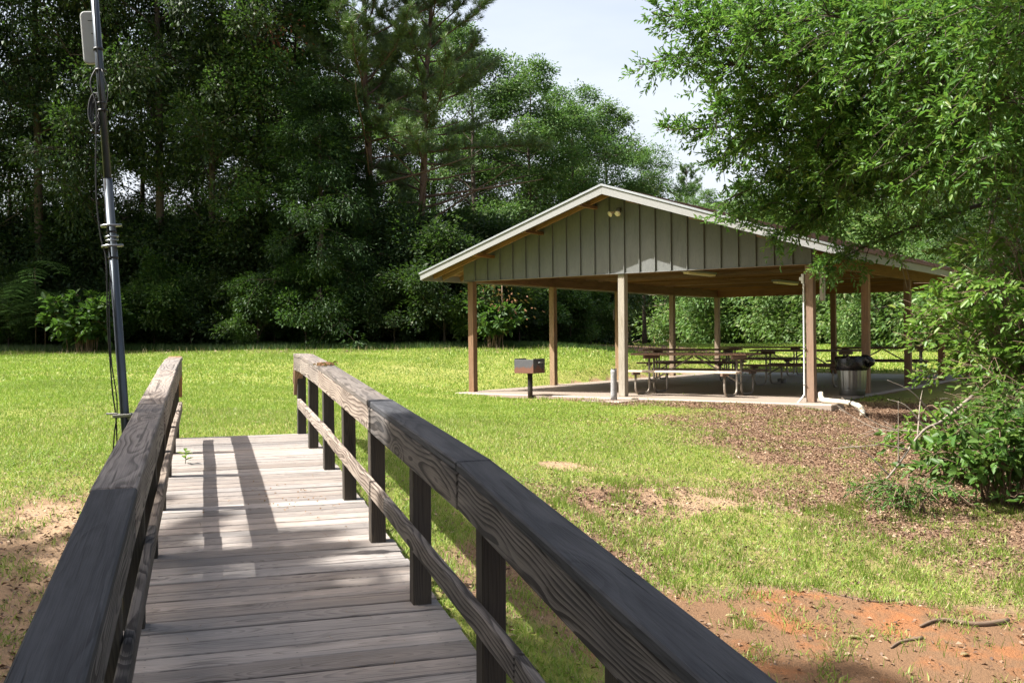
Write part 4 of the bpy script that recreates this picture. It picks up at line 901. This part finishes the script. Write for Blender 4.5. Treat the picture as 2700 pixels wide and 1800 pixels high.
T = [  # name, variant, photo column, distance, scale, rot, leaf, label
 ('forest_tree', 'oak0', -60, 34.6, 1.05, 0.3, FL, 'dark broadleaf tree at the far left edge, left of the mast'),
 ('forest_tree', 'tall0', 110, 35, 1.05, 1.1, FL, 'tall dark tree behind the white aerial panel'),
 ('forest_tree', 'oak1', 290, 35, 1.0, 2.3, FL, 'broadleaf tree directly behind the mast'),
 ('forest_tree', 'tall1', 430, 35.3, 1.08, 4.0, FL, 'tall tree just right of the mast with sky showing through'),
 ('forest_tree', 'oak2', 560, 35.5, 1.02, 5.1, FL, 'broadleaf tree behind the gap between the ramp handrails, left half'),
 ('forest_tree', 'tall0', 690, 35.6, 1.1, 2.0, FL, 'tall tree behind the gap between the ramp handrails, right half'),
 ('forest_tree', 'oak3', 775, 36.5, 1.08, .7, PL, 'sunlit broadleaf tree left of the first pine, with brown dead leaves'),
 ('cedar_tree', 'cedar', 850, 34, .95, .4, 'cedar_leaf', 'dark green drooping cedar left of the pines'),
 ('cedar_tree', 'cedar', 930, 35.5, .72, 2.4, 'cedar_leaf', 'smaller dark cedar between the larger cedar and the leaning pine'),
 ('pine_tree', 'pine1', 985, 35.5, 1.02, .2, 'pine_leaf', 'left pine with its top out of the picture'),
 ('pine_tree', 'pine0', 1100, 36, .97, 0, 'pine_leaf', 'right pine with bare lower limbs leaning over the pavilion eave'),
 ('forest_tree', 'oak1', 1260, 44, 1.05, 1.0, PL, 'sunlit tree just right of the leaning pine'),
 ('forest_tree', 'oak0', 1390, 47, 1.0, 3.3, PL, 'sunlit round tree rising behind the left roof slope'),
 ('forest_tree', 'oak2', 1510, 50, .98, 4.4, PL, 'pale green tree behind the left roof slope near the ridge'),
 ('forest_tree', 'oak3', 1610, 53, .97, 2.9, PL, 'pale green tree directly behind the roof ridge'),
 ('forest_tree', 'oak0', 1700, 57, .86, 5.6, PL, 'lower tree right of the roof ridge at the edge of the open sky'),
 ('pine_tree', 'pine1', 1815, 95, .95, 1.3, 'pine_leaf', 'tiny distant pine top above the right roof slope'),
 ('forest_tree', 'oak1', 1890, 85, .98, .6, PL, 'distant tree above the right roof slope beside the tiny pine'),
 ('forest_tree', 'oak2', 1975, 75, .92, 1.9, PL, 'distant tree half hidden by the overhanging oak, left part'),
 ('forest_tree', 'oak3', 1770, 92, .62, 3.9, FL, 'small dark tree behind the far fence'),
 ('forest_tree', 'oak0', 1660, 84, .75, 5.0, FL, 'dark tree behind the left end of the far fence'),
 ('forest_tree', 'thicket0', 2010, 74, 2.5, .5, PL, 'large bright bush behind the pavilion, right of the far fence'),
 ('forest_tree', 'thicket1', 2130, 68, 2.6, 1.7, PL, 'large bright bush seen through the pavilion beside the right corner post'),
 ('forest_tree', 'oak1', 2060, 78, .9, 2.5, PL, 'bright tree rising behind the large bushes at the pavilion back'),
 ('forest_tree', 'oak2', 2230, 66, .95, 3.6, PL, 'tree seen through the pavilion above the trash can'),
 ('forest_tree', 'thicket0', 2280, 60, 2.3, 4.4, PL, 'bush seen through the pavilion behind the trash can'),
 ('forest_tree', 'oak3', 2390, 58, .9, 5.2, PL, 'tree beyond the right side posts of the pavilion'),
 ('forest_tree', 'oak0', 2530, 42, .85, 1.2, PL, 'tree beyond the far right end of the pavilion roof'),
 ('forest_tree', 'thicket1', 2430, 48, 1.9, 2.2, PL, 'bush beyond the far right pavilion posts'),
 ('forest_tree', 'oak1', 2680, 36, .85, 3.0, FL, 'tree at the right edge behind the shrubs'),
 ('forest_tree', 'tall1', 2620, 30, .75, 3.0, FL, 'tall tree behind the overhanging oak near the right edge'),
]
for nm, key, px, Y, sc, rz, lf, lab in T:
    tree(nm, key, wx(px, Y), Y, sc, rz, lf, lab, 'tree', G1 if nm == 'forest_tree' else None, sc*1.38 if px < 720 and nm == 'forest_tree' else None)
# second row that closes the wood, and the wood going on to the left out of the frame
back = [(20, 43), (200, 45), (370, 44), (520, 46), (640, 44), (760, 47), (900, 46), (1040, 48), (1150, 50), (1300, 56), (1440, 60), (2200, 68), (2350, 60), (2500, 55), (2120, 72), (2650, 50)]
for k, (px, Y) in enumerate(back):
    tree('forest_tree', ['oak3', 'tall1', 'oak0', 'tall0', 'oak2'][k % 5], wx(px, Y), Y, 1.0+.08*((k*7) % 3-1), k*1.7, FL, 'tree deep in the wood, mostly hidden behind the front row', 'tree', 'trees deep in the wood')
for k, (x, y) in enumerate([(-20.5, 34.3), (-23.5, 33.6), (-27, 33), (-26, 37), (-30.5, 32), (-34, 30), (-33, 36)]):
    tree('forest_tree', ['tall0', 'oak2', 'oak0', 'tall1'][k % 4], x, y, 1.35, k*1.3, FL, 'tall tree of the same wood continuing left of the picture', 'tree', 'wood left of the picture')
for k, (x, y, sc) in enumerate([(-7.2, .4, 1.15), (-11.6, -1.1, 1.5), (-14, -2.3, 1.85), (-8.5, -5.4, 1.4), (-9.6, -1.6, 1.3)]):
    tree('shade_tree', 'shade', x, y, sc, k*1.9+.4, FL, ['nearest tree left of the photographer, shading the near ramp', 'middle tree left of the photographer, shading the near handrails', 'tallest tree left of the photographer, shading the red clay', 'tree behind the left shoulder of the photographer', 'slender tree between the nearest two left of the photographer'][k], 'tree', 'shade trees behind the photographer')
for k, (x, y) in enumerate([(14.2, 17), (15.6, 22.5), (15.5, 13), (17.5, 19), (18.5, 27)]):  # more wood out of view, added to keep light off the eaves
    tree('forest_tree', ['oak2', 'tall1', 'oak1', 'oak3', 'oak0'][k], x, y, .95, k*2.1, FL, 'unseen tree of the wood on the right, added to block light', 'tree', 'wood right of the pavilion')
# undergrowth along the wood's edge
bl = ['left of the mast', 'behind the mast', 'right of the mast', 'over the left handrail end', 'between the handrail ends', 'over the right handrail end', 'left of the left corner post', 'left of the grill', 'right of the grill', 'behind the pavilion centre post']
def ordn(n):
    one = ['', 'first', 'second', 'third', 'fourth', 'fifth', 'sixth', 'seventh', 'eighth', 'ninth', 'tenth', 'eleventh', 'twelfth', 'thirteenth', 'fourteenth', 'fifteenth', 'sixteenth', 'seventeenth', 'eighteenth', 'nineteenth']
    return one[n] if n < 20 else ('twentieth', 'thirtieth', 'fortieth')[n//10-2] if n % 10 == 0 else ('twenty-', 'thirty-', 'forty-')[n//10-2]+one[n % 10]
for k in range(13):
    px = 1905+k*52; Y = 76-1.5*k+R.uniform(-1.5, 1.5); sc = R.uniform(1.5, 2.1)
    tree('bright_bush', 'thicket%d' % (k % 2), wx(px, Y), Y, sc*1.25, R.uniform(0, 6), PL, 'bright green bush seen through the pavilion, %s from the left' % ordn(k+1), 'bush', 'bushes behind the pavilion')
for k in range(36):
    px = -60+k*46+R.uniform(-12, 12); Y = 33.2+R.uniform(0, 2.2)+max(0, (px-1300)/60); sc = R.uniform(.4, .75)*(1.25 if px > 950 else 1)
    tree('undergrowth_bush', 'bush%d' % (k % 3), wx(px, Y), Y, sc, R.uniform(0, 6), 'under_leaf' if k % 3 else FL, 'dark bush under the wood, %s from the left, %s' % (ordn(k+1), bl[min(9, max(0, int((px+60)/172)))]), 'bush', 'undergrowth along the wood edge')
for k in range(30):
    px = -80+k*56; Y = 38.5+2.5*math.sin(k*1.7)+max(0, (px-1250)/30)
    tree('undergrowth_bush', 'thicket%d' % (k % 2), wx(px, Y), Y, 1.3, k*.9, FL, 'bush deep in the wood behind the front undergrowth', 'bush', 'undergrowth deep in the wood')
for k in range(20):
    px = 1580+k*42; Y = 90+3*math.sin(k*2.3)-max(0, (k-6)*1.4)
    tree('far_bush', 'thicket%d' % (k % 2), wx(px, Y), Y, 1.9+.3*math.sin(k*3.1), k*1.9, FL, 'dark bush in the belt behind the far fence', 'bush', 'bushes behind the far fence')
# far trees that close the view
for k in range(15):
    px = 1500+k*85; Y = 112+8*math.sin(k*2.1)
    tree('far_tree', ['bush0', 'oak1', 'bush2', 'oak3'][k % 4], wx(px, Y), Y, 2.6 if k % 2 == 0 else 1.0, k*1.1, FL, 'distant tree in the hazy band behind the far fence', 'tree', 'distant trees')

# ------------------------------------------------------------------ overhanging oak on the right
def wpt(px, py, Y): return Vector(((px-1350)/2625*Y, Y, EYE+(890-.0094*(px-1350)-py)/2625*Y))
def twigs(starts, dirs, lens, per, leaf_l, leaf_w, rng, spread=.9, droop=.25, six=True, up_=-.1):
    n = len(starts); t = np.linspace(.15, 1.0, per)[None, :, None]; S0 = starts[:, None, :]; D = unit(dirs)[:, None, :]; Ln = lens[:, None, None]
    P = S0+D*Ln*t; P[..., 2] -= (droop*Ln*t*t)[..., 0]
    az = rng.uniform(0, 6.28, (n, per, 1)); ref = np.array([0, 0, 1.0]); sd = unit(np.cross(D, ref)+1e-4); upv = np.cross(sd, D)
    A = D*(.45+.8*t)+(sd*np.cos(az)+upv*np.sin(az)*.8)*spread; A[..., 2] += up_
    Nn = rng.normal(0, .45, P.shape); Nn[..., 2] += 1
    P = P.reshape(-1, 3); A = A.reshape(-1, 3); Nn = Nn.reshape(-1, 3); L_ = leaf_l*rng.uniform(.65, 1.25, len(P))
    f = leaf6_vf if six else leaf_vf
    return f(P, A, Nn, L_, L_*leaf_w/leaf_l*rng.uniform(.8, 1.2, len(P)))
oak = empty('overhanging_oak', (9.6, 13.5, tz(9.6, 13.5)), 0, 'large leafy oak overhanging the pavilion roof from the right', 'tree')
o0 = Vector(oak.location); rr_ = random.Random(5); nr_ = np.random.default_rng(5)
LT = [(1725, 165, 14.8, .45), (1765, 45, 13.6, .5), (1760, 345, 15.2, .4), (1880, 290, 14.5, .7), (1890, 430, 15.3, .55), (1935, 520, 15.6, .6), (1975, 575, 15.5, .45), (2020, 640, 15.2, .28), (2175, 700, 14.6, .30), (2090, 560, 15.0, .6),
      (2230, 460, 14, .6), (2300, 380, 13, .9), (2100, 200, 13.4, .95), (1990, 70, 12.6, .85), (2000, 350, 14.6, .85), (2150, 420, 14.2, .9), (2300, 150, 11.6, .95), (2480, 90, 9.6, .8), (2590, 300, 9.4, .8), (2450, 300, 11, .9),
      (2400, 420, 12.6, .85), (2550, 400, 11, .9), (2650, 120, 8.4, .8), (2330, 470, 14.4, .5), (2480, 440, 12.8, .7), (1890, 170, 13.8, .75), (1860, 70, 13.4, .7), (2180, 40, 11.5, .9), (2680, 400, 10, .8), (2050, 470, 15, .75), (2600, 460, 12, .7), (2700, 30, 8, .8), (2380, 20, 10.5, .9),
      (2000, 220, 14.0, .8), (2220, 300, 13.5, .9)]
items = []; st = []; dr_ = []
trunk = [Vector((0, 0, -.3)), Vector((-.1, .1, 1.6)), Vector((-.35, .1, 3.2)), Vector((-.5, 0, 5)), Vector((-.5, -.3, 7.5)), Vector((-.4, -.4, 10))]; items.append((trunk, [.30, .24, .2, .16, .10, .04]))
for px, py, Y, rad in LT+[(lat_, q_, None, .75) for lat_, q_ in ((.9, 5.0), (1.6, 4.1), (2.2, 5.2), (2.9, 4.4), (1.4, 3.0), (3.2, 5.9), (2.4, 3.2), (.8, 3.8))]:  # second list: unseen limbs added overhead to dapple the clay with shade
    if Y is None: x_, y_ = ramp_xy(px, py); e = Vector((x_, y_, 5.2+.5*math.sin(px*9)))-o0; k = 4
    else: e = wpt(px, py, Y)-o0; k = rr_.choice((2, 3, 3, 4))
    p0 = trunk[k]; m1 = p0.lerp(e, .35)+Vector((0, 0, .55)); m2 = p0.lerp(e, .72)+Vector((rr_.uniform(-.2, .2), rr_.uniform(-.2, .2), .35))
    path = smooth_path([p0, m1, m2, e], 5); nP = len(path); items.append((path, [.05*(1-i/nP)+.006 for i in range(nP)]))
    ax = (path[-1]-path[-5]).normalized(); nsub = int(24+56*rad)
    for j in range(nsub):
        f = rr_.random()**.6; i = min(int((.42+.58*f)*(nP-1)), nP-2); q0 = path[i].lerp(path[i+1], rr_.random()); near = (i/(nP-1))
        d = (ax*.8+Vector((rr_.gauss(0, .8), rr_.gauss(0, .8), rr_.gauss(0, .6)))).normalized(); l = rad*rr_.uniform(.35, 1.3)*(1.1 if near < .85 else .7)
        q1 = q0+d*l*.55+Vector((0, 0, .04)); q2 = q0+d*l+Vector((0, 0, -.12*l)); items.append(([q0, q1, q2], [.008, .006, .003]))
        for c, dd in ((q0.lerp(q2, .5), d), (q2, d), (q1, d)):
            for _ in range(2): st.append(tuple(c)); dr_.append(tuple(dd+Vector((rr_.gauss(0, .9), rr_.gauss(0, .9), rr_.gauss(.1, .8)))))
st = np.array(st); dr_ = np.array(dr_)
V, F = twigs(st, dr_, nr_.uniform(.12, .30, len(st)), 8, .082, .031, nr_, .95, .1, True, .12)
print('oak leaves', len(F)//2)
ob('trunk', tubes_me('trunk', items, 5), 'bark', oak); ob('crown', arr('crown', V, F), 'oak_leaf', oak)
# hanging dead twig
tw = tube('hanging_twig', smooth_path([wpt(2320, 480, 14.6), wpt(2350, 640, 14.6), wpt(2395, 720, 14.5), wpt(2400, 800, 14.5), wpt(2415, 860, 14.5)]), .006, 'twig', None, 5)
prop(tw, 'thin dead twig hanging down beside the right pavilion posts', 'twig')
V, F = tube_vf(smooth_path([wpt(2335, 560, 14.6), wpt(2375, 690, 14.55), wpt(2393, 760, 14.5)]), .004, 5); ob('side_twig', pyd('side_twig', V, F, True), 'dead_wood', tw)

# ------------------------------------------------------------------ shrubs at the right
LEAF1 = arr('leaf', *leaf6_vf(np.zeros((1, 3)), np.array([[1., 0, 0]]), np.array([[0, 0, 1.]]), .125, .062))
def shrub(name, x, y, H, rad, nst, lf, label, seed, leaf=(.10, .05), bias=(0, 0), singles=0, per=16, arch=.5, node=9):
    g = tz(x, y); t = empty(name, (x, y, g), 0, label, 'shrub', None); r = random.Random(seed); nr = np.random.default_rng(seed); items = []; st = []; dd = []; ls = []
    for k in range(nst):
        az = r.uniform(0, 6.283); rd = rad*math.sqrt(r.random()); hh = H*r.uniform(.55, 1.08)*(1-.35*(rd/rad)**2); ex = Vector((math.cos(az)*rd+bias[0]*hh, math.sin(az)*rd+bias[1]*hh, hh)); b0 = Vector((ex.x*.22+r.gauss(0, .1), ex.y*.22+r.gauss(0, .1), -.05))
        m1 = b0.lerp(ex, .5)+Vector((-ex.x*.12, -ex.y*.12, hh*.16)); end = ex+Vector((math.cos(az)*.25, math.sin(az)*.25, -arch*.3)); path = smooth_path([b0, m1, ex, end], 4); items.append((path, [.009*(1-i/len(path))+.0025 for i in range(len(path))]))
        for j in range(node):
            i = r.randint(3, len(path)-2); q0 = path[i].lerp(path[i+1], r.random()); d = Vector((math.cos(az)+r.gauss(0, .9), math.sin(az)+r.gauss(0, .9), r.gauss(.15, .45))).normalized()
            l = r.uniform(.15, .5)*min(1, rad); st.append(tuple(q0)); dd.append(tuple(d)); ls.append(l); items.append(([q0, q0+d*l*.9], [.004, .0018]))
    st = np.array(st); dd = np.array(dd); ls = np.array(ls); V, F = twigs(st, dd, ls, per//2, leaf[0], leaf[1], nr, 1.0, .3)
    ob('stems', tubes_me('stems', items, 5), 'twig', t)
    if singles:
        nl = len(V)//6; V6 = V.reshape(nl, 6, 3); ctr = V6.mean(1)
        sc = -(ctr[:, 0]*.75+ctr[:, 1]*.65)+ctr[:, 2]*.25+nr.normal(0, .12, nl); pick = np.argsort(-sc)[:singles]; keep = np.setdiff1d(np.arange(nl), pick)
        for i in pick:
            a = V6[i]; ax = Vector(a[3]-a[0]); L_ = ax.length; ax.normalize(); s_ = Vector(a[1]-a[5]); s_ = (s_-ax*s_.dot(ax)).normalized(); nz = s_.cross(ax)
            o = ob('leaf', LEAF1, lf, t); mt = Matrix((ax, -s_, nz)).transposed().to_4x4() @ Matrix.Diagonal((L_/.125,)*3+(1,)); mt.translation = Vector(a[0]); o.matrix_local = mt
        V = V6[keep].reshape(-1, 3); n = len(keep); b = np.arange(n)[:, None]*6; F = np.concatenate([b+np.array([0, 1, 2, 3]), b+np.array([0, 3, 4, 5])])
    ob('foliage', arr('foliage', V, F), lf, t); return t
shrub('beautyberry_shrub', 6.3, 11.6, 2.7, 1.1, 110, 'shrub_leaf', 'large light green broad-leaved shrub at the right edge beside the pavilion', 31, (.10, .050), (-.10, -.05), 260, 16)
shrub('leafy_shrub', 7.3, 12.8, 3.9, 1.3, 110, 'shrub_leaf', 'taller light green shrub behind the broad-leaved shrub at the right edge', 32, (.10, .048), (-.08, -.05), 0, 14)
shrub('leafy_shrub', 5.95, 10.3, 1.3, 1.05, 80, 'mid_leaf', 'dense darker green shrub at the right edge, low in front of the broad-leaved one', 33, (.085, .036), (-.1, -.1), 0, 16)
shrub('leafy_shrub', 4.75, 9.7, .85, .55, 26, 'mid_leaf', 'knee-high leafy plant at the left foot of the right-hand shrubs', 34, (.11, .052), (-.05, -.1), 60, 12)
shrub('leafy_shrub', 6.2, 9.3, 1.0, .9, 34, 'mid_leaf', 'dark low shrub cut by the right edge of the picture', 35, (.09, .04), (0, -.05), 0, 14)
shrub('leafy_shrub', 4.95, 10.9, .8, .45, 14, 'shrub_leaf', 'sparse shrub reaching out from the thicket toward the drain pipe', 36, (.10, .05), (-.25, 0), 40, 8)
shrub('leafy_shrub', 6.3, 9.8, 1.5, .9, 60, 'under_leaf', 'dark leafy shrub at the right edge between the fronds and the broad-leaved shrub', 41, (.085, .038), (-.05, -.1), 0, 16)
shrub('leafy_shrub', 5.3, 9.35, .7, .6, 40, 'mid_leaf', 'low leafy plant at the bottom of the thicket, right of the fallen branch', 42, (.085, .038), (0, -.1), 0, 14)
shrub('weedy_plant', 3.7, 9.3, .42, .42, 16, 'mid_leaf', 'thin feathery weed in the leaf litter left of the thicket', 37, (.05, .016), (0, 0), 0, 16)
shrub('weedy_plant', 5.1, 8.4, .35, .5, 14, 'mid_leaf', 'low weed patch in the litter in front of the thicket', 38, (.06, .024), (0, 0), 0, 12)
shrub('sapling', -13.5, 31.5, 1.9, .95, 40, 'under_leaf', 'bright green leafy sapling at the wood edge left of the mast foot', 39, (.24, .13), (0, 0), 0, 14)
shrub('sapling', -.55, 31.6, 2.0, .6, 22, 'under_leaf', 'small bright sapling at the wood edge behind the grill', 40, (.22, .10), (0, 0), 0, 12)
# feathery fronds (mimosa seedlings)
def fronds(name, pos, nfr, L, label, seed, H=.5, out=(-.6, -.5)):
    t = empty(name, pos, 0, label, 'plant'); r = random.Random(seed); nr = np.random.default_rng(seed)
    for k in range(nfr):
        az = math.atan2(out[1], out[0])+r.gauss(0, .9); b0 = Vector((0, 0, H*r.uniform(.6, 1.1))); d = Vector((math.cos(az), math.sin(az), .25))
        path = [b0+d*L*i/8+Vector((0, 0, -L*.5*(i/8)**2)) for i in range(9)]; C_ = []; A_ = []
        for i in range(2, 9):
            for sd in (-1, 1):
                s_ = Vector((-math.sin(az)*sd, math.cos(az)*sd, -.15)).normalized(); pl = L*.34*(1-abs(i-5)/7); dirp = (s_+d*.5).normalized()
                for j in range(9):
                    p = path[i]+dirp*pl*(j+1)/9+Vector((0, 0, -.06*pl*(j/9)**2*4))
                    for s2 in (-1, 1): C_.append(tuple(p)); A_.append(tuple((d*s2+dirp*.4)))
        n = len(C_); V, F = leaf_vf(np.array(C_), np.array(A_), np.tile([0, 0, 1.], (n, 1)), L*.055, L*.02, .1)
        fr = prop(ob('frond', arr('frond', V, F), 'frond_leaf', t), None, None, None, 'stuff'); tube('rachis', path, .003*L/.4, 'under_leaf', fr, 4)
    tube('stem', [(0, 0, -.1), (.02, 0, H*.5), (0, 0, H)], .01, 'twig', t, 6); return t
fronds('mimosa_seedling', (5.15, 9.0, tz(5.15, 9.0)), 14, .55, 'blue-green feathery mimosa fronds at the right edge in front of the shrubs', 51, 1.0)
fronds('mimosa_sapling', (-15.6, 32.6, tz(-15.6, 32.6)), 9, 1.5, 'dark feathery mimosa sapling high at the wood edge, far left', 52, 2.7, (.1, -1))
fronds('mimosa_sapling', (-15.2, 32.4, tz(-15.2, 32.4)), 8, 1.2, 'lower feathery mimosa sapling at the wood edge, far left', 53, 1.6, (.1, -1))
# fallen branch and dead twigs by the thicket
g_ = tz(4.4, 10.2)
fbp = [Vector((3.35, 9.45, tz(3.35, 9.45)+.04)), Vector((3.75, 9.8, g_+.28)), Vector((4.15, 10.1, g_+.62)), Vector((4.45, 10.3, g_+.72)), Vector((4.9, 10.6, g_+.95))]
fb_ = tube('fallen_branch', smooth_path(fbp), [.007+.014*i/24 for i in range(25)], 'dead_wood', None, 7); prop(fb_, 'pale dead branch leaning out of the thicket toward the litter', 'branch')
for k in range(9):
    a = smooth_path(fbp)[5+k*2]; d = Vector((R.uniform(-1, .1), R.uniform(-.7, .5), R.uniform(-.1, .7))).normalized(); l = R.uniform(.3, .8)
    tube('side_twig', smooth_path([a, a+d*l*.5+Vector((0, 0, R.uniform(-.05, .1))), a+d*l]), [.007*(1-i/12) +.002 for i in range(13)], 'dead_wood', fb_, 5)
for k, (a, b_, c) in enumerate((((4.75, 11.2, .55), (4.2, 11.3, .62), (3.75, 11.35, .95)), ((4.8, 11.1, .5), (4.1, 11.0, .45), (3.5, 10.9, .42)), ((4.8, 11.3, .6), (4.3, 11.6, .55), (3.9, 11.9, .78)))):
    gg = tz(a[0], a[1]); pth = smooth_path([Vector((p[0], p[1], gg+p[2]-.1)) for p in (a, b_, c)], 6)
    o = tube('dead_twig', pth, [.008*(1-i/14)+.002 for i in range(len(pth))], 'dead_wood', None, 5)
    prop(o, ['bare pale twig poking up toward the trash can', 'bare pale twig reaching left low over the litter', 'bare pale twig just below the drain pipe end'][k], 'twig')
    for j in range(4):
        p = pth[4+2*j]; d = Vector((-.6, R.uniform(-.5, .5), R.uniform(-.2, .7))).normalized()*R.uniform(.15, .4); tube('side_twig', [p, p+d], [.004, .002], 'dead_wood', o, 4)
# roots and sticks on the bare clay
for k, (pts, rad, lab) in enumerate(((((3.2, 6.45), (2.95, 6.35), (2.72, 6.36), (2.55, 6.25)), .02, 'thick brown root at the right edge of the red clay'), (((2.5, 6.1), (2.35, 6.05), (2.25, 5.95)), .014, 'short dark stick on the red clay below the root'),
                                     (((2.65, 6.75), (2.35, 6.6), (2.05, 6.85)), .007, 'thin twig lying across the red clay bank'), (((4.3, 8.9), (3.6, 8.85), (3.1, 9.1)), .008, 'thin stick in the leaf litter left of the thicket'))):
    pth = smooth_path([Vector((x, y, tz(x, y)+rad*.6)) for x, y in pts], 5); o = tube('stick', pth, [rad*(1-.6*i/len(pth)) for i in range(len(pth))], 'twig', None, 6); prop(o, lab, 'stick')
# single pale fallen leaves on the clay
for k, (x, y, lab) in enumerate(((2.05, 6.12, 'single pale yellow leaf lying on the red clay'), (1.3, 6.15, 'single pale green leaf on the clay near the right handrail'), (2.62, 5.85, 'single yellow leaf on the clay near the roots'), (-.05, 5.2, 'pale leaf on the dirt under the right handrail'))):
    o = ob('fallen_leaf', arr('fallen_leaf', *leaf6_vf(np.array([[0, 0, 0.]]), np.array([[1, .3*k, .05]]), np.array([[.2, 0, 1.]]), .085, .032)), 'straw', None, (x, y, tz(x, y)+.012)); prop(o, lab, 'leaf', 'fallen leaves on the clay')
# brown dead foliage: oak spray and fallen cedar bough
def dead_spray(name, pos, n, sz, label, ll):
    t = empty(name, pos, 0, label, 'branch'); P = NR.normal(0, 1, (n, 3))*np.array(sz); A = P+NR.normal(0, .4, (n, 3)); A[:, 2] -= .5
    ob('leaves', arr('leaves', *leaf_vf(P, A, NR.normal(0, 1, (n, 3)), ll*NR.uniform(.6, 1.2, n), ll*.4)), 'brown_leaf', t); tube('twig', [(0, 0, sz[2]*1.5), (0, 0, 0), (.1, 0, -sz[2])], .02, 'twig', t, 5)
dead_spray('dead_bough', tuple(wpt(725, 90, 34.2)), 260, (.45, .3, .6), 'rusty brown dead bough high in the wood left of the pines', .16)
dead_spray('dead_bough', tuple(wpt(1325, 790, 31.5)), 160, (.45, .25, .4), 'rusty brown dead bough low at the wood edge left of the grill', .14)
# bare twiggy deadfall by the far fence
db = empty('bare_deadfall', (14.2, 82, tz(14.2, 82)), 0, 'pale leafless tangle of branches behind the far fence', 'bush')
it = []
for k in range(90):
    a = R.uniform(0, 6.28); p0 = Vector((R.gauss(0, 1.2), R.gauss(0, .5), R.uniform(.2, 4.5))); d = Vector((math.cos(a), math.sin(a)*.4, R.uniform(-.6, 1))).normalized(); l = R.uniform(.8, 2.2)
    it.append((smooth_path([p0, p0+d*l*.5+Vector((0, 0, R.uniform(-.3, .3))), p0+d*l], 3), .025))
prop(ob('branches', tubes_me('branches', it, 4), 'dead_wood', db), None, None, None, 'stuff')
